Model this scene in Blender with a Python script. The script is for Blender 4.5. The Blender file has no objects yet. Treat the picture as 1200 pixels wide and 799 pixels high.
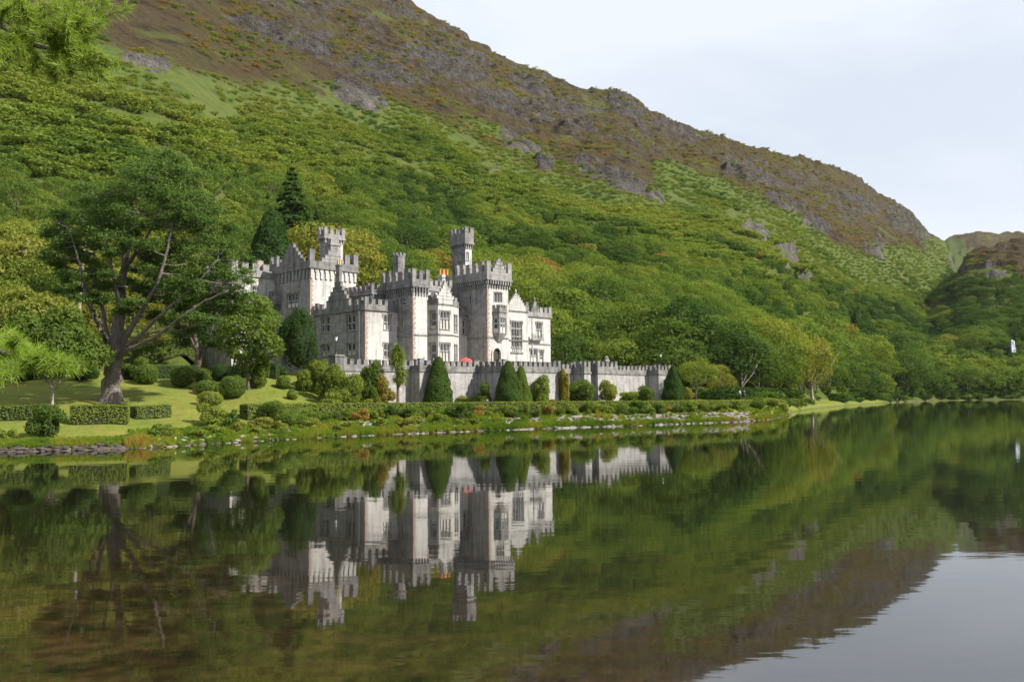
import bpy, bmesh, math, random
import numpy as np
from mathutils import Matrix, Vector, Euler
R = math.radians
rng = np.random.default_rng(11)
random.seed(11)
sc = bpy.context.scene
col = sc.collection

# ------------------------------------------------------------------ camera
FPX, CH = 1050.0, 4.5
TH, RL = math.atan(63 / 1050.0), R(0.5)
cF = np.array([0, math.cos(TH), math.sin(TH)])
_r0 = np.array([1.0, 0, 0]); _u0 = np.array([0, -math.sin(TH), math.cos(TH)])
cU = _u0 * math.cos(RL) + _r0 * math.sin(RL)
cR = _r0 * math.cos(RL) - _u0 * math.sin(RL)
cam_d = bpy.data.cameras.new('camera'); cam = bpy.data.objects.new('camera', cam_d); col.objects.link(cam)
cam_d.sensor_width = 36.0; cam_d.lens = 36.0 * FPX / 1200.0
cam_d.clip_start = 0.1; cam_d.clip_end = 12000
m = Matrix.Identity(4)
for i in range(3):
    m[i][0] = cR[i]; m[i][1] = cU[i]; m[i][2] = -cF[i]
m[2][3] = CH
cam.matrix_world = m
sc.camera = cam

# ------------------------------------------------------------------ light
SUN_AZ = np.array([0.935, -0.355]); SUN_AZ /= np.linalg.norm(SUN_AZ)
SUN_EL = R(40)
world = bpy.data.worlds.new('World'); sc.world = world; world.use_nodes = True
wt = world.node_tree; wt.nodes.clear()
N = wt.nodes.new; Lk = wt.links.new
wo = N('ShaderNodeOutputWorld'); bg = N('ShaderNodeBackground'); bg.inputs['Strength'].default_value = 0.072
sky = N('ShaderNodeTexSky'); sky.sky_type = 'NISHITA'; sky.sun_disc = False
sky.sun_elevation = SUN_EL
sky.sun_rotation = math.atan2(SUN_AZ[0], SUN_AZ[1])
sky.air_density = 1.0; sky.dust_density = 1.5; sky.ozone_density = 1.0
tc = N('ShaderNodeTexCoord'); mp = N('ShaderNodeMapping'); mp.inputs['Scale'].default_value = (1.0, 1.0, 2.6)
mp.inputs['Location'].default_value = (0.35, 0.1, 0.2)
nz = N('ShaderNodeTexNoise'); nz.inputs['Scale'].default_value = 2.2; nz.inputs['Detail'].default_value = 5; nz.inputs['Roughness'].default_value = 0.5
nz.inputs['Distortion'].default_value = 0.4
cr = N('ShaderNodeValToRGB'); cr.color_ramp.elements[0].position = 0.40; cr.color_ramp.elements[0].color = (0.74, 0.74, 0.74, 1)
cr.color_ramp.elements[1].position = 0.60; cr.color_ramp.elements[1].color = (1, 1, 1, 1)
mx = N('ShaderNodeMix'); mx.data_type = 'RGBA'
mx.inputs[7].default_value = (6.6, 7.05, 7.8, 1)
Lk(tc.outputs['Generated'], mp.inputs['Vector']); Lk(mp.outputs['Vector'], nz.inputs['Vector'])
Lk(nz.outputs['Fac'], cr.inputs['Fac']); Lk(cr.outputs['Color'], mx.inputs[0])
Lk(sky.outputs['Color'], mx.inputs[6]); Lk(mx.outputs[2], bg.inputs['Color']); Lk(bg.outputs[0], wo.inputs['Surface'])
sun_d = bpy.data.lights.new('sun', 'SUN'); sun_d.energy = 5.0; sun_d.angle = R(0.5); sun_d.color = (1.0, 0.945, 0.86)
sun = bpy.data.objects.new('sun', sun_d); col.objects.link(sun)
sdir = Vector((SUN_AZ[0] * math.cos(SUN_EL), SUN_AZ[1] * math.cos(SUN_EL), math.sin(SUN_EL)))
sun.rotation_euler = sdir.to_track_quat('Z', 'Y').to_euler(); sun.location = sdir * 300
sc.view_settings.view_transform = 'Standard'; sc.view_settings.look = 'None'
sc.view_settings.exposure = 0.89; sc.view_settings.gamma = 1.0; sc.view_settings.use_curve_mapping = False
sc.render.engine = 'CYCLES'
sc.cycles.use_denoising = True
sc.cycles.max_bounces = 6; sc.cycles.diffuse_bounces = 3; sc.cycles.glossy_bounces = 3; sc.cycles.transmission_bounces = 4
sc.cycles.caustics_reflective = False; sc.cycles.caustics_refractive = False

# ------------------------------------------------------------------ pixel <-> world helpers (photo pixels, 1200 x 799)
def ray(px, py):
    return cF * FPX + cR * (px - 600) + cU * (399.5 - py)
def at(px, py, D):
    d = ray(px, py); return np.array([0, 0, CH]) + d * (D / d[1])
def proj(x, y, z):
    a = np.stack([np.asarray(x, float), np.asarray(y, float), np.asarray(z, float) - CH], -1)
    w = a @ cF
    return 600 + FPX * (a @ cR) / w, 399.5 - FPX * (a @ cU) / w
def interp(x, pts):
    xs, ys = zip(*pts); return np.interp(x, xs, ys)
def sstep(a, b, x):
    t = np.clip((x - a) / (b - a), 0, 1); return t * t * (3 - 2 * t)
HOR = lambda px: 462.5 - 0.00874 * (px - 600)

# ------------------------------------------------------------------ numpy noise
_perm = np.random.default_rng(5).random(65536)
def _h(i, j, k):
    return _perm[((i * 73856093) ^ (j * 19349663) ^ (k * 83492791)) & 65535]
def vnoise(x, y, z=0.0):
    x, y, z = np.broadcast_arrays(np.asarray(x, float), np.asarray(y, float), np.asarray(z, float))
    i, j, k = np.floor(x).astype(np.int64), np.floor(y).astype(np.int64), np.floor(z).astype(np.int64)
    u, v, w = x - i, y - j, z - k
    u, v, w = u*u*(3-2*u), v*v*(3-2*v), w*w*(3-2*w)
    def l(a, b, t): return a + (b - a) * t
    return l(l(l(_h(i,j,k), _h(i+1,j,k), u), l(_h(i,j+1,k), _h(i+1,j+1,k), u), v),
             l(l(_h(i,j,k+1), _h(i+1,j,k+1), u), l(_h(i,j+1,k+1), _h(i+1,j+1,k+1), u), v), w)
def fbm(x, y, z=0.0, o=4):
    s = 0; a = 0.5
    for q in range(o):
        s = s + a * vnoise(x * 2**q + 17.3 * q, y * 2**q - 9.1 * q, np.asarray(z) * 2**q + 3.7 * q); a *= 0.5
    return s / (1 - 0.5**o)

# ------------------------------------------------------------------ land shape
SHORE = [(-500, 58), (-200, 68), (0, 76), (130, 79), (215, 84), (300, 92), (485, 107), (650, 119), (780, 130), (860, 138), (900, 150), (918, 168),
         (926, 203), (960, 255), (1020, 335), (1060, 385), (1080, 406), (1110, 425), (1200, 442), (1700, 450)]
P_L = [(0, 0), (1.2, 0.6), (3.5, 1.0), (22, 4.2), (45, 8.0), (60, 8.8), (400, 12)]
P_K = [(0, 0), (1.2, 0.6), (3.5, 1.0), (9, 2.2), (20, 4.6), (31, 7.7), (42, 8.0), (400, 12)]
P_M = [(0, 0), (1.2, 0.6), (5.5, 1.7), (8, 2.1), (13, 2.3), (20, 3.2), (400, 4)]
P_R = [(0, 0), (2.0, 0.5), (10, 1.2), (60, 2.6), (400, 4)]
FOOT = [(-500, 115), (0, 128), (150, 135), (210, 138), (280, 165), (330, 172), (400, 186), (500, 192), (640, 200), (700, 192), (785, 186), (860, 192), (920, 225),
        (960, 285), (1020, 362), (1045, 378), (1065, 398), (1085, 416), (1110, 432), (1200, 449), (1700, 520)]
ZFOOT = [(-500, 8.8), (210, 8.8), (400, 9.0), (640, 8.2), (700, 5), (785, 3.2), (920, 2.6), (1700, 2.0)]
RIDGE_D = [(-500, 640), (0, 690), (490, 820), (800, 980), (1100, 1300), (1700, 1500)]
SKY_M = [(-500, -420), (0, -270), (300, -115), (400, -52), (470, -14), (490, 2), (522, 22), (555, 46), (585, 60), (610, 74), (625, 78), (636, 77), (652, 90), (690, 99), (712, 103),
         (725, 102), (742, 107), (760, 122), (780, 132), (800, 145), (832, 152), (860, 162), (905, 172), (950, 184), (985, 197), (1015, 212), (1045, 232),
         (1062, 240), (1082, 260), (1094, 274), (1103, 279), (1112, 284), (1120, 306), (1127, 330), (1135, 356), (1147, 384), (1170, 404), (1200, 428), (1300, 470), (1700, 500)]
SKY_S = [(-500, 520), (1040, 480), (1060, 430), (1080, 378), (1093, 353), (1110, 336), (1124, 324), (1132, 312), (1140, 302), (1160, 292), (1200, 287), (1300, 280), (1700, 258)]
SKY_F = [(-500, 480), (950, 400), (1050, 305), (1108, 284), (1118, 278), (1132, 273.5), (1150, 270), (1165, 270.5), (1180, 272), (1200, 272), (1300, 268), (1700, 240)]
BROWN = [(-500, -60), (0, 15), (120, 58), (160, 70), (200, 76), (300, 104), (400, 126), (480, 126), (530, 138), (600, 172), (690, 208), (735, 210), (790, 200), (830, 205),
         (870, 226), (930, 250), (960, 274), (1000, 298), (1050, 303), (1085, 292), (1110, 284), (1150, 303), (1200, 318), (1700, 330)]
FOREST = [(-500, 190), (0, 205), (150, 225), (300, 205), (450, 200), (600, 238), (700, 262), (800, 285), (900, 318), (1000, 330), (1085, 345), (1110, 330), (1150, 322), (1200, 324), (1700, 320)]
ROCKS = [(118, 124, 34, 14), (180, 132, 18, 10), (240, 136, 24, 16), (165, 66, 34, 16), (300, 26, 40, 12), (350, 44, 44, 12), (420, 108, 36, 20), (450, 80, 50, 16), (520, 70, 50, 18), (610, 165, 26, 12),
         (575, 196, 22, 7), (640, 190, 14, 10), (600, 120, 50, 16), (700, 195, 26, 16), (735, 212, 30, 16), (768, 230, 14, 8), (660, 130, 50, 18), (735, 118, 28, 16), (800, 150, 40, 10), (920, 235, 24, 12), (880, 200, 40, 14), (960, 262, 20, 10),
         (885, 270, 22, 12), (925, 300, 16, 20), (945, 325, 10, 14), (1062, 255, 22, 18), (1028, 290, 16, 14), (1080, 270, 14, 10), (1000, 235, 30, 12), (1185, 288, 22, 8), (1165, 318, 26, 16), (1125, 310, 16, 10), (470, 6, 30, 8), (555, 60, 30, 10), (620, 92, 24, 12)]

def land(px, D, full=False):
    px = np.asarray(px, float); D = np.asarray(D, float)
    x = (px - 600) / FPX * D; y = D
    wig = (fbm(x / 9.0, y / 9.0, 0.5, 3) - 0.5) * 3.0 * np.clip(D / 140, 0.6, 2.5)
    d = D - interp(px, SHORE) + wig
    wL = 1 - sstep(385, 412, px); wR = sstep(905, 925, px); wM = np.clip(1 - wL - wR, 0, 1)
    wK = sstep(235, 320, px)
    g = wL * (interp(d, P_L) * (1 - wK) + interp(d, P_K) * wK) + wM * interp(d, P_M) + wR * interp(d, P_R)
    g = np.where(d < 0, np.maximum(d * 0.3, -2.0), g)
    g = g + (fbm(x / 6.0, y / 6.0, 2.0, 3) - 0.5) * 0.35 * sstep(0.5, 5, d)
    zf = interp(px, ZFOOT)
    def face(Df, Dr, skyl, lin):
        zr = CH + (HOR(px) - interp(px, skyl)) / FPX * Dr
        t = (D - Df) / (Dr - Df)
        s = np.where(t < 0, lin * t, np.where(t < 1, lin * t + (1 - lin) * t * t, 1 - (t - 1) * 0.5))
        return np.where(t < 0, zf - (Df - D) * 0.6, zf + (zr - zf) * s), t
    M, tm = face(interp(px, FOOT), interp(px, RIDGE_D), SKY_M, 0.72)
    S, ts = face(interp(px, [(-500, 440), (1100, 440), (1200, 449), (1700, 470)]), 760.0, SKY_S, 0.8)
    F, tf = face(760.0, 2000.0, SKY_F, 0.8)
    hill = np.maximum(np.maximum(M, S), F)
    t = np.where(M >= hill, tm, np.where(S >= hill, ts, tf))
    amp = sstep(0.0, 0.12, t) * (1 - 0.0 * t)
    craggy = sstep(0.35, 0.75, t)
    al = x * 0.8 + y * 0.6
    n1 = (fbm(x / 70, y / 70, hill / 60, 4) - 0.5)
    n2 = np.abs(fbm(al / 55, hill / 16.0 + al / 90, 7.0, 4) - 0.5) * 2
    n3 = fbm(x / 11, y / 11, hill / 9, 3) - 0.5
    n4 = np.abs(fbm(x / 32, y / 32, hill / 30, 3) - 0.5) * 2
    hill = hill + amp * (n1 * (7 + 8 * craggy) * np.where(t > 0.9, 0.8, 1.0) + craggy * ((0.5 - n2) * 9 + n3 * 5.0 + (0.3 - n4) * 6) + n3 * 1.5)
    py_ = HOR(px) - (hill - CH) / D * FPX
    led = np.clip(craggy * 0.45 * (vnoise(al / 60, hill / 40, 3.0) > 0.42), 0, 1)
    near_rock = np.zeros_like(hill)
    for (rx, ry, wx, wy) in ROCKS: near_rock = np.maximum(near_rock, np.exp(-(((px-rx)/wx)**2 + ((py_-ry-(px-rx)*0.3)/wy)**2)))
    led = np.maximum(led, sstep(0.25, 0.7, near_rock)) * np.where(px < 400, sstep(0.28, 0.40, t), sstep(0.1, 0.2, t)) * (t < 1.05)
    hl2 = hill + (fbm(x / 38, y / 38, 4.0, 3) - 0.5) * 26 + al * 0.10
    ST = 11.0; fr = hl2 / ST - np.floor(hl2 / ST)
    led = led * np.where((px > 1108), 0.45, 1.0)
    hill = hill + led * ((sstep(0.34, 0.60, fr) - fr) * ST * 1.15 + (fbm(x / 7, y / 7, hill / 6, 3) - 0.5) * 6.0)
    z = np.maximum(g, np.where(hill > g, hill, g))
    z = np.where(d < 0, np.minimum(g, 0), z) if False else np.where((d < 0), g, z)
    # near shore round the camera
    nb = interp(y, [(0, 2.9), (5, 2.8), (8.5, 1.6), (11.5, -0.4), (14, -2)])
    z = np.where(y < 14, np.maximum(z, nb), z)
    if full: return z, d, t, hill > g
    return z
def ground(x, y):
    return float(land(600 + FPX * x / max(y, 0.5), y))
def shore_at(px, dd):
    D = float(interp(px, SHORE)) + dd
    for q in range(3):
        x = (px - 600) / FPX * D
        D = float(interp(px, SHORE)) + dd - float((fbm(x / 9.0, D / 9.0, 0.5, 3) - 0.5) * 3.0 * np.clip(D / 140, 0.6, 2.5))
    return (px - 600) / FPX * D, D
def hit(px, py, D0=60, D1=900):
    Ds = np.concatenate([np.arange(D0, 300, 0.25), np.arange(300, D1, 1.0)])
    d = ray(px, py); P = np.array([0, 0, CH])[None] + d[None] * (Ds / d[1])[:, None]
    z = land(600 + FPX * P[:, 0] / Ds, Ds)
    k = np.argmax(P[:, 2] <= z) if (P[:, 2] <= z).any() else len(Ds) - 1
    return P[k, 0], Ds[k], float(z[k])

# ------------------------------------------------------------------ object helpers
def tag(o, label=None, cat=None, group=None, kind=None):
    if label: o['label'] = label
    if cat: o['category'] = cat
    if group: o['group'] = group
    if kind: o['kind'] = kind
    return o
def empty(name, loc, rz=0, label=None, cat=None, group=None):
    o = bpy.data.objects.new(name, None); col.objects.link(o); o.location = loc; o.rotation_euler = (0, 0, rz)
    o.empty_display_size = 0.5
    return tag(o, label, cat, group)
def link(name, me, parent=None, loc=None):
    o = bpy.data.objects.new(name, me); col.objects.link(o)
    if parent: o.parent = parent
    if loc is not None: o.location = loc
    return o
def np_mesh(name, V, faces4, mats, midx=None, smooth=False):
    V = np.asarray(V, np.float32).reshape(-1, 3); Fc = np.asarray(faces4, np.int32)
    n = Fc.shape[1]
    me = bpy.data.meshes.new(name)
    me.vertices.add(len(V)); me.vertices.foreach_set('co', V.ravel())
    me.loops.add(Fc.size); me.loops.foreach_set('vertex_index', Fc.ravel())
    me.polygons.add(len(Fc)); me.polygons.foreach_set('loop_start', np.arange(0, Fc.size, n, dtype=np.int32))
    me.polygons.foreach_set('loop_total', np.full(len(Fc), n, np.int32))
    for mt in mats: me.materials.append(mt)
    if midx is not None: me.polygons.foreach_set('material_index', np.asarray(midx, np.int32))
    me.polygons.foreach_set('use_smooth', np.full(len(Fc), smooth))
    me.update(); me.validate()
    return me
class MB:
    def __init__(s): s.v = []; s.f = []; s.m = []
    def quad(s, a, b, c, d, mi=0):
        n = len(s.v); s.v += [tuple(a), tuple(b), tuple(c), tuple(d)]; s.f.append((n, n+1, n+2, n+3)); s.m.append(mi)
    def box(s, x0, x1, y0, y1, z0, z1, mi=0):
        n = len(s.v)
        s.v += [(x0,y0,z0),(x1,y0,z0),(x1,y1,z0),(x0,y1,z0),(x0,y0,z1),(x1,y0,z1),(x1,y1,z1),(x0,y1,z1)]
        for q in ((0,3,2,1),(4,5,6,7),(0,1,5,4),(1,2,6,5),(2,3,7,6),(3,0,4,7)):
            s.f.append(tuple(n+i for i in q)); s.m.append(mi)
    def lathe(s, cx, cy, prof, n=16, mi=0):
        b = len(s.v)
        for r, z in prof:
            for k in range(n):
                a = 2*math.pi*k/n; s.v.append((cx + r*math.cos(a), cy + r*math.sin(a), z))
        for i in range(len(prof)-1):
            for k in range(n):
                s.f.append((b+i*n+k, b+i*n+(k+1) % n, b+(i+1)*n+(k+1) % n, b+(i+1)*n+k)); s.m.append(mi)
        s.f.append(tuple(b+(len(prof)-1)*n+k for k in range(n))); s.m.append(mi)
        s.f.append(tuple(b+k for k in reversed(range(n)))); s.m.append(mi)
    def tube(s, pts, rads, n=7, mi=0):
        b = len(s.v); P = [Vector(p) for p in pts]
        for i, p in enumerate(P):
            t = (P[min(i+1, len(P)-1)] - P[max(i-1, 0)])
            t = t.normalized() if t.length > 1e-6 else Vector((0, 0, 1))
            a = t.orthogonal().normalized() if abs(t.z) > 0.9 else t.cross(Vector((0, 0, 1))).normalized()
            if abs(t.z) > 0.9: a = (Vector((1, 0, 0)) - t * t.x).normalized()
            c = t.cross(a)
            for k in range(n):
                g = 2*math.pi*k/n; s.v.append(tuple(p + (a*math.cos(g) + c*math.sin(g)) * rads[i]))
        for i in range(len(P)-1):
            for k in range(n):
                s.f.append((b+i*n+k, b+i*n+(k+1) % n, b+(i+1)*n+(k+1) % n, b+(i+1)*n+k)); s.m.append(mi)
        s.f.append(tuple(b+(len(P)-1)*n+k for k in range(n))); s.m.append(mi)
    def mesh(s, name, mats, smooth=False):
        me = bpy.data.meshes.new(name); me.from_pydata(s.v, [], s.f)
        for mt in mats: me.materials.append(mt)
        me.polygons.foreach_set('material_index', s.m)
        if smooth: me.polygons.foreach_set('use_smooth', [True]*len(s.f))
        me.update(); return me
    def build(s, name, mats, parent=None, loc=None, smooth=False):
        if not isinstance(mats, (list, tuple)): mats = [mats]
        return link(name, s.mesh(name, mats, smooth), parent, loc)

# ------------------------------------------------------------------ materials
class NT:
    def __init__(s, name):
        s.mat = bpy.data.materials.new(name); s.mat.use_nodes = True; s.t = s.mat.node_tree; s.t.nodes.clear()
        s.out = s.n('ShaderNodeOutputMaterial')
    def n(s, typ, **kw):
        o = s.t.nodes.new(typ)
        for k, v in kw.items(): setattr(o, k, v)
        return o
    def l(s, a, b): s.t.links.new(a, b)
    def noise(s, vec, scale, detail=3, rough=0.55, dist=0.0):
        o = s.n('ShaderNodeTexNoise'); o.inputs['Scale'].default_value = scale; o.inputs['Detail'].default_value = detail
        o.inputs['Roughness'].default_value = rough; o.inputs['Distortion'].default_value = dist
        if vec is not None: s.l(vec, o.inputs['Vector'])
        return o.outputs['Fac']
    def ramp(s, fac, stops):
        o = s.n('ShaderNodeValToRGB'); e = o.color_ramp.elements
        while len(e) < len(stops): e.new(0.5)
        for el, (p, c) in zip(e, stops):
            el.position = p; el.color = (*c, 1) if isinstance(c, tuple) else (c, c, c, 1)
        s.l(fac, o.inputs['Fac']); return o.outputs['Color']
    def mix(s, fac, a, b, mode='MIX'):
        o = s.n('ShaderNodeMix', data_type='RGBA', blend_type=mode)
        for k, val in ((0, fac), (6, a), (7, b)):
            if isinstance(val, (int, float)): o.inputs[k].default_value = val if k == 0 else (val, val, val, 1)
            elif isinstance(val, tuple): o.inputs[k].default_value = (*val, 1)
            else: s.l(val, o.inputs[k])
        return o.outputs[2]
    def math(s, op, a, b=None, clamp=False):
        o = s.n('ShaderNodeMath', operation=op, use_clamp=clamp)
        for k, val in ((0, a), (1, b)):
            if val is None: continue
            if isinstance(val, (int, float)): o.inputs[k].default_value = val
            else: s.l(val, o.inputs[k])
        return o.outputs[0]
    def attr(s, name, typ='GEOMETRY', out='Fac'):
        o = s.n('ShaderNodeAttribute', attribute_name=name, attribute_type=typ); return o.outputs[out]
    def coord(s, which='Object'):
        return s.n('ShaderNodeTexCoord').outputs[which]
    def mapping(s, vec, scale=(1, 1, 1), rot=(0, 0, 0)):
        o = s.n('ShaderNodeMapping'); o.inputs['Scale'].default_value = scale; o.inputs['Rotation'].default_value = rot; s.l(vec, o.inputs['Vector']); return o.outputs[0]
    def bump(s, h, strength=0.5, dist=0.1):
        o = s.n('ShaderNodeBump'); o.inputs['Strength'].default_value = strength; o.inputs['Distance'].default_value = dist
        s.l(h, o.inputs['Height']); return o.outputs[0]
    def pbr(s, colour, rough=0.8, bump=None, spec=0.3, metal=0.0):
        o = s.n('ShaderNodeBsdfPrincipled')
        if isinstance(colour, tuple): o.inputs['Base Color'].default_value = (*colour, 1)
        else: s.l(colour, o.inputs['Base Color'])
        if isinstance(rough, (int, float)): o.inputs['Roughness'].default_value = rough
        else: s.l(rough, o.inputs['Roughness'])
        o.inputs['Specular IOR Level'].default_value = spec; o.inputs['Metallic'].default_value = metal
        if bump is not None: s.l(bump, o.inputs['Normal'])
        s.l(o.outputs[0], s.out.inputs['Surface']); return o
def simple(name, c, rough=0.7, nscale=6.0, var=0.35, spec=0.3, metal=0.0):
    t = NT(name); n = t.noise(t.coord(), nscale, 4)
    cc = t.ramp(n, [(0.3, tuple(x*(1-var) for x in c)), (0.7, tuple(min(1, x*(1+var)) for x in c))])
    t.pbr(cc, rough, t.bump(n, 0.3, 0.05), spec, metal); return t.mat

def mat_leaf(name, stops, trans=0.42, nsc=0.35, spec=False):
    t = NT(name)
    tint = t.attr('tint', 'INSTANCER')
    oi = t.n('ShaderNodeObjectInfo')
    rnd = t.math('MULTIPLY', t.math('SUBTRACT', oi.outputs['Random'], 0.5), 0.08)
    nz = t.noise(t.coord('Object'), nsc, 3)
    nz2 = t.noise(t.coord('Object'), nsc * 6, 2)
    f = t.math('ADD', t.math('ADD', tint, rnd), t.math('MULTIPLY', t.math('SUBTRACT', nz, 0.5), 0.20), True)
    c = t.ramp(f, stops)
    c = t.mix(t.math('MULTIPLY', nz2, 0.6), c, t.mix(1.0, c, 0.55, 'MULTIPLY'))
    d = t.n('ShaderNodeBsdfDiffuse'); tr = t.n('ShaderNodeBsdfTranslucent'); t.l(c, d.inputs[0])
    t.l(t.mix(1.0, c, (1.3, 1.35, 0.55), 'MULTIPLY'), tr.inputs[0])
    ms = t.n('ShaderNodeMixShader'); ms.inputs[0].default_value = trans; t.l(d.outputs[0], ms.inputs[1]); t.l(tr.outputs[0], ms.inputs[2])
    last = ms.outputs[0]
    if spec:
        gl = t.n('ShaderNodeBsdfGlossy'); gl.inputs['Roughness'].default_value = 0.45; gl.inputs['Color'].default_value = (1, 1, 1, 1)
        m2 = t.n('ShaderNodeMixShader'); m2.inputs[0].default_value = 0.035; t.l(last, m2.inputs[1]); t.l(gl.outputs[0], m2.inputs[2]); last = m2.outputs[0]
    t.l(last, t.out.inputs['Surface']); return t.mat
PAL = [(0.0, (0.020, 0.042, 0.016)), (0.2, (0.058, 0.106, 0.028)), (0.42, (0.128, 0.186, 0.036)), (0.6, (0.198, 0.246, 0.044)), (0.78, (0.235, 0.230, 0.048)), (0.9, (0.29, 0.195, 0.050)), (1.0, (0.27, 0.12, 0.035))]
M_leaf = mat_leaf('foliage', PAL)
M_needle = mat_leaf('needles', [(0, (0.022, 0.050, 0.020)), (0.5, (0.064, 0.122, 0.026)), (1, (0.15, 0.215, 0.05))], 0.25, 0.5)
M_bough = mat_leaf('bough_needles', [(0, (0.05, 0.11, 0.02)), (0.5, (0.225, 0.325, 0.050)), (1, (0.36, 0.40, 0.10))], 0.35, 3.0)
M_grassb = mat_leaf('long_grass', [(0, (0.09, 0.17, 0.025)), (0.4, (0.20, 0.28, 0.03)), (0.7, (0.32, 0.30, 0.05)), (1, (0.36, 0.19, 0.05))], 0.4, 0.6)
def bark_mat(name, a, b):
    t = NT(name); v = t.mapping(t.coord(), (6, 6, 1.2)); n = t.noise(v, 1.0, 6, 0.65)
    t.pbr(t.ramp(n, [(0.3, a), (0.65, b)]), 0.9, t.bump(n, 0.8, 0.12)); return t.mat
M_bark = bark_mat('bark', (0.045, 0.034, 0.026), (0.17, 0.13, 0.105))
M_bark_red = bark_mat('pine_bark', (0.040, 0.034, 0.029), (0.20, 0.165, 0.14))
M_barkpale = bark_mat('pale_bark', (0.16, 0.13, 0.10), (0.36, 0.31, 0.26))

def stone_mat(name, ca, cb, stain, bscale=1.0, patch=0.5):
    t = NT(name); sx = t.n('ShaderNodeSeparateXYZ'); t.l(t.coord(), sx.inputs[0])
    cx = t.n('ShaderNodeCombineXYZ'); t.l(t.math('ADD', sx.outputs[0], sx.outputs[1]), cx.inputs[0]); t.l(sx.outputs[2], cx.inputs[1])
    br = t.n('ShaderNodeTexBrick'); t.l(cx.outputs[0], br.inputs['Vector']); br.inputs['Scale'].default_value = 1.0
    br.inputs['Brick Width'].default_value = 0.75 * bscale; br.inputs['Row Height'].default_value = 0.33 * bscale; br.inputs['Mortar Size'].default_value = 0.014
    br.inputs['Color1'].default_value = (*ca, 1); br.inputs['Color2'].default_value = (*cb, 1); br.inputs['Mortar'].default_value = (*[x*0.72 for x in cb], 1)
    n = t.noise(t.coord(), 0.9, 5, 0.6); stv = t.mapping(t.coord(), (1.6, 1.6, 0.16)); ns = t.noise(stv, 1.0, 5, 0.6)
    c = t.mix(t.ramp(n, [(0.35, 0.0), (0.75, patch)]), br.outputs['Color'], stain)
    c = t.mix(t.ramp(ns, [(0.50, 0.0), (0.70, 0.8)]), c, stain)
    nl = t.noise(t.coord(), 3.4, 6, 0.7); c = t.mix(t.ramp(nl, [(0.56, 0.0), (0.72, 0.55)]), c, stain)
    nf = t.noise(t.coord(), 9.0, 4); c = t.mix(0.35, c, t.mix(1.0, c, nf, 'MULTIPLY'))
    t.pbr(c, 0.9, t.bump(t.mix(0.4, br.outputs['Fac'], nf), 0.35, 0.05), 0.2); return t.mat
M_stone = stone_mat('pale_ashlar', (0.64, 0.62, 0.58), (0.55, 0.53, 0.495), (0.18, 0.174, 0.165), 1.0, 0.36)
M_stone_g = stone_mat('grey_and_shade_ashlar', (0.40, 0.385, 0.365), (0.30, 0.29, 0.28), (0.10, 0.098, 0.095), 1.0, 0.6)  # grey trim stone; on left walls it stands in for shade
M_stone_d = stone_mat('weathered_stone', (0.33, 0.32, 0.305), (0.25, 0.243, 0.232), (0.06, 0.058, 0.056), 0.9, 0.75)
M_wall = stone_mat('terrace_ashlar', (0.46, 0.445, 0.43), (0.37, 0.355, 0.345), (0.13, 0.125, 0.12), 0.9, 0.5)
M_quoin = simple('red_sandstone', (0.29, 0.225, 0.19), 0.9, 3.0, 0.4)
M_lead = simple('lead_roof', (0.16, 0.165, 0.175), 0.7, 2.0, 0.3)
M_sash = simple('white_paint', (0.72, 0.72, 0.70), 0.5, 4.0, 0.08)
M_pot = simple('terracotta', (0.55, 0.22, 0.08), 0.8, 8.0, 0.3)
t = NT('window_glass'); n = t.noise(t.coord(), 0.7, 2)
t.pbr(t.ramp(n, [(0.35, (0.012, 0.014, 0.017)), (0.7, (0.05, 0.055, 0.06))]), 0.06, None, 0.8); M_glass = t.mat
M_blind = simple('window_blind', (0.50, 0.48, 0.42), 0.8, 3.0, 0.2)

# ground
t = NT('land_cover'); P = t.coord('Object')
a_br = t.attr('brown'); a_rk = t.attr('rock'); a_lawn = t.attr('lawn'); a_sand = t.attr('sand')
n1 = t.noise(P, 0.03, 6, 0.62); n2 = t.noise(P, 0.16, 5, 0.6); n3 = t.noise(P, 0.9, 4, 0.6)
scrub = t.ramp(n2, [(0.25, (0.030, 0.048, 0.011)), (0.5, (0.056, 0.078, 0.016)), (0.75, (0.092, 0.088, 0.024))])
heath = t.ramp(t.mix(0.55, n1, n2), [(0.34, (0.016, 0.014, 0.009)), (0.43, (0.052, 0.036, 0.018)), (0.50, (0.082, 0.056, 0.025)), (0.57, (0.070, 0.064, 0.021)), (0.70, (0.118, 0.088, 0.032))])
heath = t.mix(t.ramp(n3, [(0.35, 0.55), (0.62, 0.0)]), heath, (0.028, 0.022, 0.014))
rock = t.ramp(t.mix(0.5, n2, n3), [(0.36, (0.020, 0.018, 0.016)), (0.50, (0.066, 0.059, 0.055)), (0.62, (0.115, 0.104, 0.098)), (0.74, (0.20, 0.185, 0.175))])
nr = t.noise(t.mapping(P, (0.05, 0.05, 0.16)), 1.0, 6, 0.68)
brm = t.ramp(t.math('ADD', a_br, t.math('MULTIPLY', t.math('SUBTRACT', n2, 0.5), 0.9)), [(0.38, 0.0), (0.62, 1.0)])
c = t.mix(brm, scrub, heath)
gp = t.ramp(t.noise(P, 0.021, 4, 0.6), [(0.56, 0.0), (0.66, 0.6)])
c = t.mix(t.math('MULTIPLY', gp, brm), c, (0.10, 0.125, 0.024))
rkm = t.ramp(t.math('ADD', a_rk, t.math('MULTIPLY', t.math('SUBTRACT', nr, 0.5), 1.5)), [(0.44, 0.0), (0.58, 1.0)])
c = t.mix(rkm, c, rock)
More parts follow.
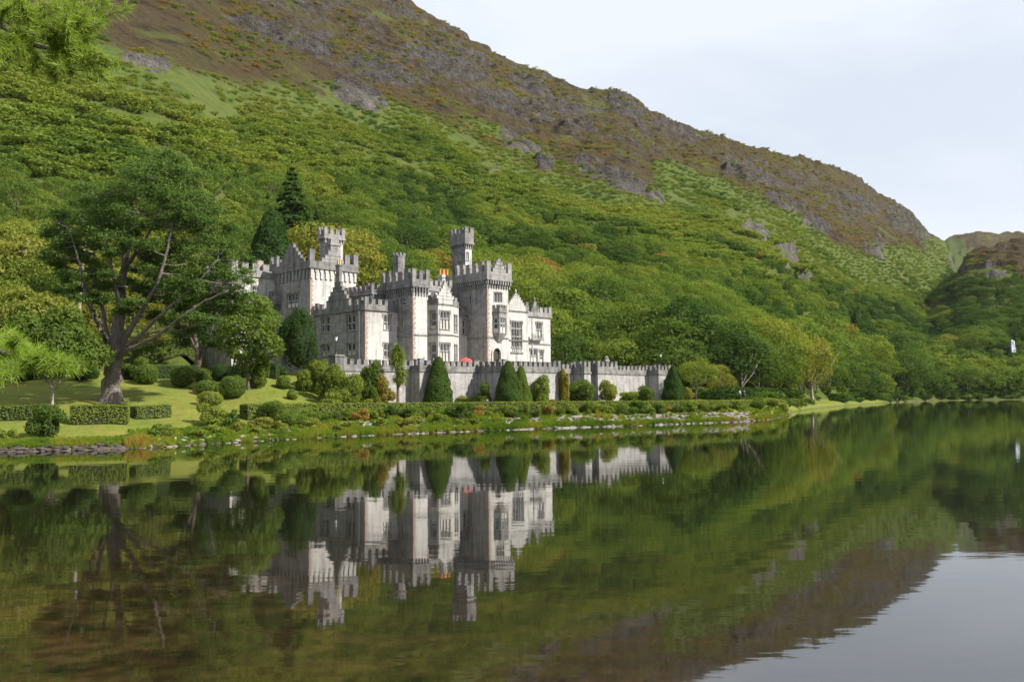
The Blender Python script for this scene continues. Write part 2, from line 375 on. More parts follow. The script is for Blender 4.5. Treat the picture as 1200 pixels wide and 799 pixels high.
lawn = t.ramp(t.mix(0.30, t.mix(0.42, t.noise(P, 0.22, 6, 0.7), n3), t.noise(P, 5.0, 4, 0.7)), [(0.32, (0.060, 0.098, 0.018)), (0.5, (0.122, 0.145, 0.024)), (0.68, (0.22, 0.165, 0.045))])
c = t.mix(a_lawn, c, lawn)
c = t.mix(a_sand, c, t.ramp(t.noise(P, 2.2, 4), [(0.3, (0.04, 0.034, 0.026)), (0.7, (0.16, 0.135, 0.11))]))
nb8 = t.noise(t.mapping(P, (1.0, 1.0, 1.6)), 0.085, 9, 0.68)
b1 = t.bump(t.mix(0.5, n2, n3), 0.9, 0.7)
b2 = t.n('ShaderNodeBump'); t.l(t.math('ADD', 0.12, t.math('MULTIPLY', brm, 0.88)), b2.inputs['Strength']); b2.inputs['Distance'].default_value = 9.0; t.l(nb8, b2.inputs['Height']); t.l(b1, b2.inputs['Normal'])
t.pbr(c, 0.95, b2.outputs[0], 0.1); M_land = t.mat

# water
t = NT('lake_water'); P = t.coord('Object')
bed = t.noise(t.mapping(P, (0.45, 0.8, 1)), 1.0, 5, 0.62); bed2 = t.noise(P, 2.2, 4, 0.6)
sx = t.n('ShaderNodeSeparateXYZ'); t.l(P, sx.inputs[0])
sh = t.math('MULTIPLY', t.ramp(t.math('MULTIPLY', sx.outputs[1], 0.02), [(0.24, 1.0), (0.62, 0.0)]), t.ramp(t.math('ADD', t.math('MULTIPLY', sx.outputs[0], 0.03), 0.6), [(0.2, 1.0), (0.75, 0.2)]))
bc = t.ramp(t.mix(0.45, bed, bed2), [(0.36, (0.008, 0.005, 0.003)), (0.5, (0.036, 0.021, 0.008)), (0.66, (0.095, 0.056, 0.021))])
wc = t.mix(sh, (0.006, 0.006, 0.0035), bc)
rip = t.noise(t.mapping(P, (0.28, 0.75, 1)), 1.0, 3, 0.5, 0.3)
rip2 = t.noise(t.mapping(P, (1.2, 3.2, 1)), 1.0, 2, 0.5)
patch = t.ramp(t.noise(t.mapping(P, (0.02, 0.05, 1)), 1.0, 3), [(0.45, 0.25), (0.65, 1.0)])
hgt = t.math('ADD', rip, t.math('MULTIPLY', t.math('MULTIPLY', rip2, patch), 0.22))
bp = t.bump(hgt, 1.0, 0.0048)
b = t.pbr(wc, 0.028, bp, 0.5); b.inputs['IOR'].default_value = 2.05
M_water = t.mat

# ------------------------------------------------------------------ structure: land, lake
def build_land():
    pxs = np.concatenate([np.arange(-480, 0, 8.0), np.arange(0, 1200, 1.75), np.arange(1200, 1680, 8.0)])
    Ds = np.concatenate([np.linspace(2, 14, 16)[:-1], np.linspace(14, 56, 22)[:-1], 56 * np.cumprod(np.full(330, 1.0045)) / 1.0045])
    D = Ds[-1]
    while D < 1500: D *= 1.0026; Ds = np.append(Ds, D)
    while D < 2600: D *= 1.02; Ds = np.append(Ds, D)
    PX, DD = np.meshgrid(pxs, Ds)
    z, d, t, ishill = land(PX, DD, True)
    X = (PX - 600) / FPX * DD
    V = np.stack([X, DD, z], -1)
    nr, nc = PX.shape
    idx = np.arange(nr * nc).reshape(nr, nc)
    Fc = np.stack([idx[:-1, :-1], idx[:-1, 1:], idx[1:, 1:], idx[1:, :-1]], -1).reshape(-1, 4)
    me = np_mesh('ground', V, Fc, [M_land], None, True)
    qx, qy = proj(X, DD, z)
    lim = interp(qx, BROWN) + (fbm(X / 45, DD / 45, 1.0, 3) - 0.5) * 80
    brown = sstep(14, -14, qy - lim) if False else 1 - sstep(-40, 34, qy - lim)
    brown = np.where(ishill & (t > 0.15), brown, 0) * np.where((DD > 1150) & (qx > 1085), 0.8, 1.0)
    # slope based rock
    gz = np.gradient(z); gx = np.gradient(X); gy = np.gradient(DD)
    nrm = np.cross(np.stack([gx[1], gy[1], gz[1]], -1), np.stack([gx[0], gy[0], gz[0]], -1))
    nz = np.abs(nrm[..., 2]) / (np.linalg.norm(nrm, axis=-1) + 1e-9)
    rk_near = np.zeros_like(qx)
    for (rx, ry, wx, wy) in ROCKS: rk_near = np.maximum(rk_near, np.exp(-(((qx-rx)/wx)**2 + ((qy-ry-(qx-rx)*0.3)/wy)**2)*0.8))
    rock = np.maximum(brown * 0.70, sstep(0.25, 0.5, rk_near)*np.where(t > 0.33, 1, 0.85)) * (1 - sstep(0.48, 0.72, nz)) * 0.74 * np.where(ishill & (t > 0.1), 1, 0)
    for (rx, ry, wx, wy) in ROCKS:
        e = ((qx - rx) / wx)**2 + ((qy - ry - (qx - rx) * 0.3) / wy)**2
        rock = np.maximum(rock, (0.34 * np.exp(-e * 0.9) * np.where(t > 0.33, 1, 0.85)) * np.where(ishill & (t > 0.12), 1, 0))
    lawn = np.where(ishill, 0.0, 1.0) * sstep(0.3, 1.4, d) * (1 - sstep(1025, 1045, qx))
    patch = np.exp(-(((qx - 206) / 13)**2 + ((qy - 378) / 16)**2) * 1.2); lawn = np.maximum(lawn, np.where(t < 0.2, sstep(0.3, 0.6, patch), 0))
    sand = (1 - sstep(0.25, 0.9 + 1.0*(np.abs(qx-735) < 145), d)); sand = np.where((qx > 915) & (np.abs(qx - 1068) > 24), sand*0.25, sand)
    sand = np.maximum(sand, np.where(DD < 30, 0.8, 0))
    for nm, a in (('brown', brown), ('rock', rock), ('lawn', lawn), ('sand', sand)):
        at_ = me.attributes.new(nm, 'FLOAT', 'POINT'); at_.data.foreach_set('value', a.astype(np.float32).ravel())
    o = link('ground', me); tag(o, 'lakeside ground rising from the lawn to the heathery rocky mountain', None, None, 'structure')
build_land()
w = MB(); w.quad((-420, -60, 0), (520, -60, 0), (520, 560, 0), (-420, 560, 0))
tag(w.build('lake_water', M_water), 'still dark lake reflecting the castle and mountain', None, None, 'structure')
w = MB(); w.quad((-420, -60, -2.3), (520, -60, -2.3), (520, 600, -2.3), (-420, 600, -2.3))
tag(w.build('lake_bed', simple('bed_mud', (0.03, 0.02, 0.012), 0.9)), 'brown bed under the lake', None, None, 'structure')

# ------------------------------------------------------------------ castle frame: u along the facade, v away from the lake
C1 = at(428, 355, 135.1)[:2]; EU = np.array([0.70710678, 0.70710678]); EV = np.array([-0.70710678, 0.70710678])
def UZ(px, py, v):
    d = ray(px, py); k = (v - (-C1) @ EV) / (d[:2] @ EV); p = np.array([0, 0, CH]) + k * d
    return (p[:2] - C1) @ EU, p[2]
def VZ(px, py, u):
    d = ray(px, py); k = (u - (-C1) @ EU) / (d[:2] @ EU); p = np.array([0, 0, CH]) + k * d
    return (p[:2] - C1) @ EV, p[2]
def rU(x0, x1, y0, y1, v):
    ym, xm = (y0+y1)/2, (x0+x1)/2
    return UZ(x0, ym, v)[0], UZ(x1, ym, v)[0], UZ(xm, y1, v)[1], UZ(xm, y0, v)[1]
def rV(x0, x1, y0, y1, u):
    ym, xm = (y0+y1)/2, (x0+x1)/2
    return VZ(x1, ym, u)[0], VZ(x0, ym, u)[0], VZ(xm, y1, u)[1], VZ(xm, y0, u)[1]
ZT = 8.2
castle = empty('castle', (C1[0], C1[1], 0), R(45), 'pale grey baronial castle with battlemented towers and stepped gables on a lakeside terrace', 'castle')

def panel(mb, P0, da, nrm, a0, a1, z0, z1, holes, depth=0.3, mi=0):
    """rectangular wall panel in the plane through P0 along da, outward normal nrm, with real window openings"""
    P0, da, nrm = np.array(P0, float), np.array(da, float), np.array(nrm, float)
    A = sorted({a0, a1, *[min(max(x, a0), a1) for h in holes for x in h[:2]]}); Z = sorted({z0, z1, *[min(max(x, z0), z1) for h in holes for x in h[2:4]]})
    pt = lambda a, z, k=0.0: (*(P0 + da * a - nrm * k), z)
    for i in range(len(A)-1):
        for j in range(len(Z)-1):
            am, zm = (A[i]+A[i+1])/2, (Z[j]+Z[j+1])/2
            if any(h[0] < am < h[1] and h[2] < zm < h[3] for h in holes): continue
            mb.quad(pt(A[i], Z[j]), pt(A[i+1], Z[j]), pt(A[i+1], Z[j+1]), pt(A[i], Z[j+1]), mi)
    for h in holes:
        b0, b1, y0, y1 = h[:4]
        mb.quad(pt(b0, y0), pt(b0, y0, depth), pt(b0, y1, depth), pt(b0, y1), mi); mb.quad(pt(b1, y0, depth), pt(b1, y0), pt(b1, y1), pt(b1, y1, depth), mi)
        mb.quad(pt(b0, y1), pt(b0, y1, depth), pt(b1, y1, depth), pt(b1, y1), mi); mb.quad(pt(b0, y0, depth), pt(b0, y0), pt(b1, y0), pt(b1, y0, depth), mi)
def obox(mb, P0, da, nrm, a0, a1, z0, z1, k0, k1, mi=0):
    """box from offset k0 (in front, +) to k1 along the normal"""
    P0, da, nrm = np.array(P0, float), np.array(da, float), np.array(nrm, float)
    c = lambda a, k, z: (*(P0 + da*a + nrm*k), z)
    n = len(mb.v)
    mb.v += [c(a0,k1,z0), c(a1,k1,z0), c(a1,k0,z0), c(a0,k0,z0), c(a0,k1,z1), c(a1,k1,z1), c(a1,k0,z1), c(a0,k0,z1)]
    for q in ((0,3,2,1),(4,5,6,7),(0,1,5,4),(1,2,6,5),(2,3,7,6),(3,0,4,7)): mb.f.append(tuple(n+i for i in q)); mb.m.append(mi)
WM = [M_stone_g, M_sash, M_glass, M_blind]
def window(parent, P0, da, nrm, h, n=2, transoms=(0.5,), depth=0.3, hood=True, blind=0.0, name='window', sill=True):
    a0, a1, z0, z1 = h[:4]; mb = MB(); wd, ht = a1-a0, z1-z0
    P0_, da_, n_ = np.array(P0, float), np.array(da, float), np.array(nrm, float)
    pt = lambda a, z, k: (*(P0_ + da_*a + n_*k), z)
    if not blind and (int(a0*7+z0*3) % 3 == 0): blind = 0.3 + 0.1*(int(a0*5) % 3)
    zb = z0 + ht * blind
    mb.quad(pt(a0, zb, -depth*0.8), pt(a1, zb, -depth*0.8), pt(a1, z1, -depth*0.8), pt(a0, z1, -depth*0.8), 2)
    if blind: mb.quad(pt(a0, z0, -depth*0.8), pt(a1, z0, -depth*0.8), pt(a1, zb, -depth*0.8), pt(a0, zb, -depth*0.8), 3)
    s = 0.14
    obox(mb, P0, da, nrm, a0-s, a0-0.003, z0, z1, -0.02, 0.05); obox(mb, P0, da, nrm, a1+0.003, a1+s, z0, z1, -0.02, 0.05)
    obox(mb, P0, da, nrm, a0-s, a1+s, z1+0.003, z1+0.16, -0.02, 0.06)
    if sill: obox(mb, P0, da, nrm, a0-s-0.05, a1+s+0.05, z0-0.16, z0-0.003, -0.02, 0.12)
    if hood:
        obox(mb, P0, da, nrm, a0-s-0.12, a1+s+0.12, z1+0.165, z1+0.28, -0.02, 0.14)
        for a in (a0-s-0.12, a1+s): obox(mb, P0, da, nrm, a, a+0.12, z1-0.35, z1+0.162, -0.02, 0.13)
    for i in range(1, n):
        am = a0 + wd*i/n; obox(mb, P0, da, nrm, am-0.075, am+0.075, z0+0.002, z1-0.002, -depth*0.72, -0.03)
    for tr in transoms: obox(mb, P0, da, nrm, a0+0.002, a1-0.002, z0+ht*tr-0.06, z0+ht*tr+0.06, -depth*0.70, -0.035)
    for i in range(n):                                                # white sash frames
        b0 = a0 + wd*i/n + 0.08; b1 = a0 + wd*(i+1)/n - 0.08
        for q0, q1 in zip([0, *transoms], [*transoms, 1]):
            y0, y1 = z0 + ht*q0 + 0.07, z0 + ht*q1 - 0.07; k = -depth*0.78; g = 0.05
            obox(mb, P0, da, nrm, b0, b0+g, y0, y1, k, k+0.04, 1); obox(mb, P0, da, nrm, b1-g, b1, y0, y1, k, k+0.04, 1)
            obox(mb, P0, da, nrm, b0+g, b1-g, y0, y0+g, k, k+0.04, 1); obox(mb, P0, da, nrm, b0+g, b1-g, y1-g, y1, k, k+0.04, 1)
    return mb.build(name, WM, parent)
FU = lambda v: ((0, v), (1, 0), (0, -1))        # front face frame at v
FV = lambda u: ((u, 0), (0, 1), (-1, 0))        # left face frame at u

def block(name, u0, u1, v0, v1, z0, z1, hu=(), hv=(), mat=None, left=None, batter=0.0):
    mb = MB()
    panel(mb, *FU(v0), u0, u1, z0, z1, hu, mi=0)
    panel(mb, *FV(u0), v0, v1, z0, z1, hv, mi=1 if left else 0)  # left face can take a darker stone: shade put into the colour
    mb.quad((u1, v0, z0), (u1, v1, z0), (u1, v1, z1), (u1, v0, z1)); mb.quad((u1, v1, z0), (u0, v1, z0), (u0, v1, z1), (u1, v1, z1))
    mb.quad((u0, v0, z1), (u1, v0, z1), (u1, v1, z1), (u0, v1, z1))
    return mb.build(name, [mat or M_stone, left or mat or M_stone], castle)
def crenels(mb, side, c, a0, a1, zs, zm, th, mw, gw, mi=0, skip=None, cap=True):
    """merlons along one side; side 'u' runs along u at v from c to c+th, 'v' runs along v at u from c to c+th"""
    n = max(1, round((a1-a0+gw)/(mw+gw))); pitch = (a1-a0+gw)/n; w_ = pitch-gw
    for k in range(n):
        b0 = a0 + k*pitch; b1 = b0 + w_
        if skip and b1 > skip[0] and b0 < skip[1]: continue
        dz = 0.0 if 0 < k < n-1 else 0.25
        if side == 'u':
            mb.box(b0, b1, c, c+th, zs, zm+dz, mi)
            if cap: mb.box(b0-0.05, b1+0.05, c-0.05, c+th+0.05, zm+dz, zm+dz+0.10, mi)
        else:
            mb.box(c, c+th, b0, b1, zs, zm+dz, mi)
            if cap: mb.box(c-0.05, c+th+0.05, b0-0.05, b1+0.05, zm+dz, zm+dz+0.10, mi)
def parapet(parent, u0, u1, v0, v1, zl, zs, zm, pr=0.2, mw=0.7, gw=0.5, th=0.4, corb=None, skips=None, mat=None, name='parapet', sides='fblr'):
    mb = MB(); skips = skips or {}
    U0, U1, V0, V1 = u0-pr, u1+pr, v0-pr, v1+pr
    e = 0.1
    # string course
    mb.box(U0-e, U1+e, V0-e, V0+th, zl-0.28, zl); mb.box(U0-e, U1+e, V1-th, V1+e, zl-0.28, zl)
    mb.box(U0-e, U0+th, V0+th, V1-th, zl-0.28, zl); mb.box(U1-th, U1+e, V0+th, V1-th, zl-0.28, zl)
    mb.box(U0, U1, V0, V0+th, zl, zs); mb.box(U0, U1, V1-th, V1, zl, zs)
    mb.box(U0, U0+th, V0+th, V1-th, zl, zs); mb.box(U1-th, U1, V0+th, V1-th, zl, zs)
    zm0 = zs
    crenels(mb, 'u', V0, U0, U1, zm0, zm, th, mw, gw, skip=skips.get('f')); crenels(mb, 'u', V1-th, U0, U1, zm0, zm, th, mw, gw)
    crenels(mb, 'v', U0, V0+th+gw, V1-th-gw, zm0, zm, th, mw, gw, skip=skips.get('l')); crenels(mb, 'v', U1-th, V0+th+gw, V1-th-gw, zm0, zm, th, mw, gw)
    if corb:
        ch, cw, cg = corb
        for side in 'fl':
            a0, a1 = (U0, U1) if side == 'f' else (V0, V1)
            n = int((a1-a0)/(cw+cg)); p = (a1-a0)/n
            for k in range(n):
                b = a0 + p*(k+0.5)
                for q in range(2):
                    pz0, pz1 = zl-0.28-ch*(1-q*0.5), zl-0.28-ch*(0.5-q*0.5); o_ = (pr+0.02)*(0.5+0.5*q)
                    if side == 'f': mb.box(b-cw/2, b+cw/2, v0-o_, v0+0.05, pz0, pz1-0.002)
                    else: mb.box(u0-o_, u0+0.05, b-cw/2, b+cw/2, pz0, pz1-0.002)
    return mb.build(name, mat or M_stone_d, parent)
def gable(parent, side, c, am, zb, steps, th=0.45, mat=None, fin=None, name='stepped_gable'):
    """steps: list of (half width, top z) from wide to narrow"""
    mb = MB(); z = zb
    for hw, zt in steps:
        if side == 'u': mb.box(am-hw, am+hw, c, c+th, z, zt); mb.box(am-hw-0.05, am+hw+0.05, c-0.05, c+th+0.05, zt, zt+0.09)
        else: mb.box(c, c+th, am-hw, am+hw, z, zt); mb.box(c-0.05, c+th+0.05, am-hw-0.05, am+hw+0.05, zt, zt+0.09)
        z = zt + 0.09
    if fin:
        if side == 'u': mb.lathe(am, c+th/2, [(0.16, z), (0.1, z+0.2), (0.2, z+0.4), (0.02, z+fin)], 8)
        else: mb.lathe(c+th/2, am, [(0.16, z), (0.1, z+0.2), (0.2, z+0.4), (0.02, z+fin)], 8)
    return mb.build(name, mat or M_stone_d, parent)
def quoins(parent, u, v, z0, z1, name='corner_quoins'):
    mb = MB(); z = z0; k = 0
    while z < z1-0.3:
        lu, lv = (0.55, 0.3) if k % 2 else (0.3, 0.55)
        mb.box(u-0.025, u+lu, v-0.025, v+lv, z+0.01, z+0.36); z += 0.38; k += 1
    return mb.build(name, M_quoin, parent)
def band(parent, pts, z, h=0.22, pr=0.12, name='string_course', mat=None):
    """course on front ('u') or left ('v') faces: pts = list of (side, c, a0, a1)"""
    mb = MB()
    for side, c, a0, a1 in pts:
        if side == 'u': mb.box(a0-pr, a1+pr*0, c-pr, c+0.02, z, z+h)
        else: mb.box(c-pr, c+0.02, a0+0.021, a1, z, z+h)
    return mb.build(name, mat or M_stone_d, parent)

# ---- left wing (A): corner at u=0, v=0
VA1 = VZ(367, 366.5, 0)[0]
hA_l = [rV(376.5, 386.5, 371.5, 389.5, 0), rV(406.5, 416.5, 369.5, 387.5, 0), rV(377, 386.5, 404, 417, 0), rV(406.5, 416.5, 402.5, 416, 0)]
uT2 = UZ(466, 364, 0)[0]
hA_f = [rU(450, 457.5, 370, 386, 0), rU(450, 457.5, 403, 418.5, 0)]
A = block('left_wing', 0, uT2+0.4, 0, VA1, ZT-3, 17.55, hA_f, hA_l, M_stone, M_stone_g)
for i, h in enumerate(hA_f): window(A, *FU(0), h, 2, (0.5,), blind=0.35 if i == 0 else 0)
for i, h in enumerate(hA_l): window(A, *FV(0), h, 2, (0.5,) if i < 2 else (0.35,), blind=0.0 if i < 2 else 0.4)
gm = VZ(396.5, 360, 0)[0]
parapet(A, 0, uT2+0.4, 0, VA1, 17.78, 18.45, 19.15, 0.18, 0.75, 0.55, 0.4, None, {'l': (gm-3.2, gm+3.2)})
zg = [VZ(396.5, y, 0)[1] for y in (352, 347, 342, 337, 331, 322)]
gable(A, 'v', -0.19, gm, 18.45, [(3.1, zg[0]), (2.5, zg[1]), (1.9, zg[2]), (1.3, zg[3]), (0.85, zg[4]), (0.5, zg[5])])
mb = MB(); zt_ = VZ(397.5, 312, 0)[1]
mb.box(-0.15, 0.35, gm-0.5, gm+0.5, zg[5], zt_); mb.box(-0.25, 0.45, gm-0.6, gm+0.6, zt_, zt_+0.25)
ch = mb.build('chimney', M_stone_d, A)
mb = MB()
for q in (-0.3, 0.3): mb.lathe(0.1, gm+q, [(0.16, zt_+0.25), (0.13, zt_+0.9), (0.17, zt_+1.0), (0.17, zt_+1.1)], 10)
mb.build('chimney_pot', simple('ochre_clay', (0.50, 0.36, 0.17), 0.8), A)
quoins(A, 0, 0, ZT, 17.4)
mb = MB(); hw = VZ(422, 400, 0)[0]
mb.tube([(-0.1, hw, ZT), (-0.1, hw, 17.3)], [0.09, 0.09], 8); mb.box(-0.25, 0.0, hw-0.2, hw+0.2, 17.1, 17.4)
mb.build('drainpipe', simple('pale_pipe', (0.42, 0.45, 0.5), 0.5), A)
# ---- great rear tower (T1)
uA = -0.8; v1 = VZ(363.7, 313, uA)[0]; v2 = VZ(319, 319, uA)[0]; u1 = UZ(417, 320, v1)[0]
zl1 = 25.55
hT1l = [rV(336.5, 349.5, 344, 360, uA)]
holesT1 = []
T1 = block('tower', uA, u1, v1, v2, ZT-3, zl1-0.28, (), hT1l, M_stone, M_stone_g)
window(T1, *FV(uA), hT1l[0], 3, (0.45,))
T1['label'] = 'broad rear tower with a stepped gable and small turret on top'
gm1 = VZ(343, 290, uA)[0]; gm2 = UZ(389, 300, v1)[0]
parapet(T1, uA, u1, v1, v2, zl1, zl1+1.0, zl1+2.5, 0.3, 1.0, 0.75, 0.5, None, {'l': (gm1-3.6, gm1+3.6), 'f': (gm2-2.0, gm2+2.0)})
gable(T1, 'v', uA-0.32, gm1, zl1+1.0, [(3.6, zl1+1.5), (2.9, zl1+2.1), (2.2, zl1+2.8), (1.5, zl1+3.5), (0.7, zl1+4.3)], 0.5)
gable(T1, 'u', v1-0.32, gm2, zl1+1.0, [(2.1, zl1+1.5), (1.5, zl1+2.1), (0.9, zl1+2.9)], 0.5, M_stone_g)
quoins(T1, uA, v1, ZT, zl1-0.5)
mb = MB()                                                              # arched blind machicolation below the parapet
def arches(mb, side, c, a0, a1, z0, z1, n, mi=0, out=0.22):
    p = (a1-a0)/n
    for k in range(n+1):
        b = a0 + p*k; hw_ = p*0.22
        if side == 'u': mb.box(b-hw_, b+hw_, c-out, c+0.03, z0, z1)
        else: mb.box(c-out, c+0.03, b-hw_, b+hw_, z0, z1)
    for k in range(n):                                                # arch heads
        b = a0 + p*(k+0.5)
        for s_ in (-1, 1):
            if side == 'u': mb.box(min(b+s_*p*0.16, b+s_*p*0.28), max(b+s_*p*0.16, b+s_*p*0.28), c-out+0.01, c+0.03, z1-0.45, z1-0.001)
            else: mb.box(c-out+0.01, c+0.03, min(b+s_*p*0.16, b+s_*p*0.28), max(b+s_*p*0.16, b+s_*p*0.28), z1-0.45, z1-0.001)
arches(mb, 'u', v1, uA+0.2, u1-0.2, zl1-1.9, zl1-0.29, 9); mb.build('machicolation', M_stone, T1)
mb = MB(); arches(mb, 'v', uA, v1+0.6, v2-0.3, zl1-1.9, zl1-0.29, 10); mb.build('machicolation', M_stone_g, T1)  # left run darker too, shade carried in the stone colour
# turret on T1
vt = v1 + 2.5; ut0 = UZ(376, 290, vt)[0]; ut1 = UZ(404.5, 290, vt)[0]
um = UZ(389, 290, vt)[0]; dv = 4.2
TT0 = um - 1.4; TT1 = um + 2.2
vtt = VZ(375, 290, TT0)[0]
zt1 = UZ(389, 278.5, vt)[1]
TT = block('turret', TT0, TT1, vt, vtt, zl1-0.5, zt1-0.28, (), (), M_stone, M_stone_g)
parapet(TT, TT0, TT1, vt, vtt, zt1, zt1+0.55, zt1+1.35, 0.25, 0.7, 0.5, 0.35, (0.6, 0.2, 0.3), mat=M_stone_g)
mb = MB(); mb.box(TT0+0.1, TT0+2.0, vt-1.6, vt-0.3, zl1-0.3, zt1-1.6); mb.box(TT0-0.05, TT0+2.15, vt-1.75, vt-0.15, zt1-1.6, zt1-1.3)
mb.box(TT0+0.25, TT0+1.85, vt-1.45, vt-0.45, zt1-1.3, zt1-0.5)
mb.build('chimney', M_stone_g, T1)

# ---- main range behind, and square tower T2
v20 = VZ(483.7, 334, uT2)[0]
zl2 = UZ(483.7, 334, v20)[1]
u2b = UZ(497, 336, v20)[0] + 0.6
MR = block('main_range', uT2+0.4, 30.0, 0.0, 13.5, ZT-3, 17.55, [rU(542.5, 546, 375, 392, 0), ], (), M_stone, M_stone_g)
window(MR, *FU(0), rU(542.5, 546, 375, 392, 0), 1, (0.5,))
parapet(MR, uT2+0.4, 30.0, 0.0, 13.5, 17.85, 18.5, 19.2, 0.18, 0.75, 0.55)
mb = MB(); mb.box(7.5, 29, 2.5, 11.5, 17.6, 19.4); mb.build('roof', M_lead, MR)
hT2l = [rV(471, 476.5, 365.5, 385, uT2), rV(470.5, 476, 350, 357.5, uT2)]
hT2f = [rU(485.8, 490.8, 352, 392, v20)]
T2 = block('tower', uT2, u2b, v20, 3.5, ZT-3, zl2-0.28, (), hT2l, M_stone, M_stone_g)
T2['label'] = 'narrow square tower with dark battlements beside the bay window'
for h in hT2l: window(T2, *FV(uT2), h, 1 if h is hT2l[1] else 2, (0.5,), blind=0.5 if h is hT2l[0] else 0)
parapet(T2, uT2, u2b, v20, 3.5, zl2, zl2+0.95, zl2+2.2, 0.3, 0.9, 0.6, 0.4, (1.3, 0.22, 0.32))
zb2 = VZ(475, 392.5, uT2)[1]
mb = MB(); mb.box(uT2-0.14, uT2+0.01, v20-0.10, 0.0, zb2-0.3, zb2+1.4); mb.build('dark_band', M_stone_d, T2)  # projecting band of darker stone across the left face
band(T2, [('u', v20, uT2, u2b)], zb2-0.15); quoins(T2, uT2, v20, ZT, zl2-1.7)
# engaged buttress right of T2
vB = -1.6; ub0 = u2b; ub1 = UZ(500.5, 380, vB)[0]
zbt = UZ(497, 356.5, vB)[1]
BT = block('stair_projection', ub0, ub1, vB, 2, ZT-3, zbt, [], (), M_stone)
band(BT, [('u', vB, ub0+0.2, ub1)], zbt-0.2); band(BT, [('u', vB, ub0+0.2, ub1)], UZ(497, 393, vB)[1])
# ---- canted bay with gable
vY = -3.7; y0u = UZ(513.5, 380, vY)[0]; y1u = UZ(530, 380, vY)[0]; y2u = UZ(537.5, 380, -2.0)[0]
zY = UZ(520, 356, vY)[1]
hY = [rU(516, 526.5, 365.5, 385.5, vY), rU(516, 526.5, 403, 424, vY)]
mb = MB(); panel(mb, *FU(vY), y0u, y1u, ZT-3, zY, hY)
dl = np.array([y0u-ub1, vY-vB]); LL = np.linalg.norm(dl); dl /= LL; nl = np.array([dl[1], -dl[0]])
hl = [(LL*0.28, LL*0.80, hY[0][2], hY[0][3]), (LL*0.28, LL*0.80, hY[1][2], hY[1][3])]
panel(mb, (ub1, vB), dl, nl, 0, LL, ZT-3, zY, hl, mi=0)
d2 = np.array([y2u-y1u, -2.0-vY]); L2 = np.linalg.norm(d2); d2 /= L2; n2_ = np.array([d2[1], -d2[0]])
h2 = [(L2*0.25, L2*0.75, hY[0][2]-0.3, hY[0][3]-0.3), (L2*0.25, L2*0.75, hY[1][2], hY[1][3])]
panel(mb, (y1u, vY), d2, n2_, 0, L2, ZT-3, zY, h2)
mb.quad((y2u, -2, ZT-3), (y2u, 0.3, ZT-3), (y2u, 0.3, zY), (y2u, -2, zY))
n = len(mb.v); mb.v += [(ub1, vB, zY), (y0u, vY, zY), (y1u, vY, zY), (y2u, -2, zY), (y2u, 0.3, zY), (ub1, 0.3, zY)]; mb.f.append(tuple(range(n, n+6))); mb.m.append(0)
BY = mb.build('bay', [M_stone], castle)
for h in hY: window(BY, *FU(vY), h, 3, (0.6,), blind=0.55)
for h in hl: window(BY, (ub1, vB), dl, nl, h, 1, (0.5,), blind=0.2)
for h in h2: window(BY, (y1u, vY), d2, n2_, h, 2, (0.5,), hood=False)
gY = UZ(521, 350, vY)[0]; zp = UZ(520, 332.5, vY)[1]; st = (zp-zY-0.5)/5
gable(BY, 'u', vY-0.1, (y0u+y1u)/2, zY, [((y1u-y0u)/2, zY+0.7), (1.75, zY+0.7+st), (1.3, zY+0.7+2*st), (0.9, zY+0.7+3*st), (0.55, zY+0.7+4*st), (0.3, zp)], 0.45, M_stone, 0.8)
zmid = UZ(520, 393, vY)[1]
for zz in (zmid, zY-0.2):
    mb = MB()
    obox(mb, *FU(vY), y0u, y1u, zz, zz+0.22, 0.0, 0.12); obox(mb, (ub1, vB), dl, nl, 0, LL, zz, zz+0.22, 0.0, 0.12); obox(mb, (y1u, vY), d2, n2_, 0, L2, zz, zz+0.22, 0.0, 0.12)
    mb.build('string_course', M_stone_d, BY)
mb = MB()                                                               # low battlement on the left cant
obox(mb, (ub1, vB), dl, nl, 0, LL-0.15, zY+0.02, zY+0.7, -0.35, 0.02)
for k in range(2): obox(mb, (ub1, vB), dl, nl, LL*(0.1+0.45*k), LL*(0.4+0.45*k), zY+0.7, zY+1.4, -0.35, 0.02)
mb.build('parapet', M_stone_d, BY); mb = MB()
obox(mb, (y1u, vY), d2, n2_, 0.15, L2, zY+0.02, zY+0.7, -0.35, 0.02); obox(mb, (y1u, vY), d2, n2_, L2*0.4, L2*0.8, zY+0.7, zY+1.3, -0.35, 0.02)
mb.build('parapet', M_stone_d, BY)
# upper block behind the bay, with chimney and round turret
vu = 1.2; a0 = UZ(498.5, 340, vu)[0]; a1 = UZ(515, 340, vu)[0]; zu = UZ(506, 339, vu)[1]
UB = block('attic_block', a0, a1+2.5, vu, vu+4, 17.3, zu-0.28, [rU(505.5, 510, 343, 350, vu)], (), M_stone, M_stone_g)
window(UB, *FU(vu), rU(505.5, 510, 343, 350, vu), 2, (), hood=False)
parapet(UB, a0, a1+2.5, vu, vu+4, zu, zu+0.6, zu+1.4, 0.15, 0.6, 0.45, 0.35, mat=M_stone_g)
vc = 4.0; c0 = VZ(513, 330, UZ(518, 330, vc)[0])[0]; cu0 = UZ(518, 330, vc)[0]; cu1 = UZ(527, 330, vc)[0]; zc = UZ(518, 321.5, vc)[1]
mb = MB(); mb.box(cu0, cu1, vc, c0, 17.3, zc-0.5); mb.box(cu0-0.12, cu1+0.12, vc-0.12, c0+0.12, zc-0.5, zc-0.15); mb.box(cu0, cu1, vc, c0, zc-0.15, zc)
CHM = mb.build('chimney', M_stone, MR)
mb = MB()
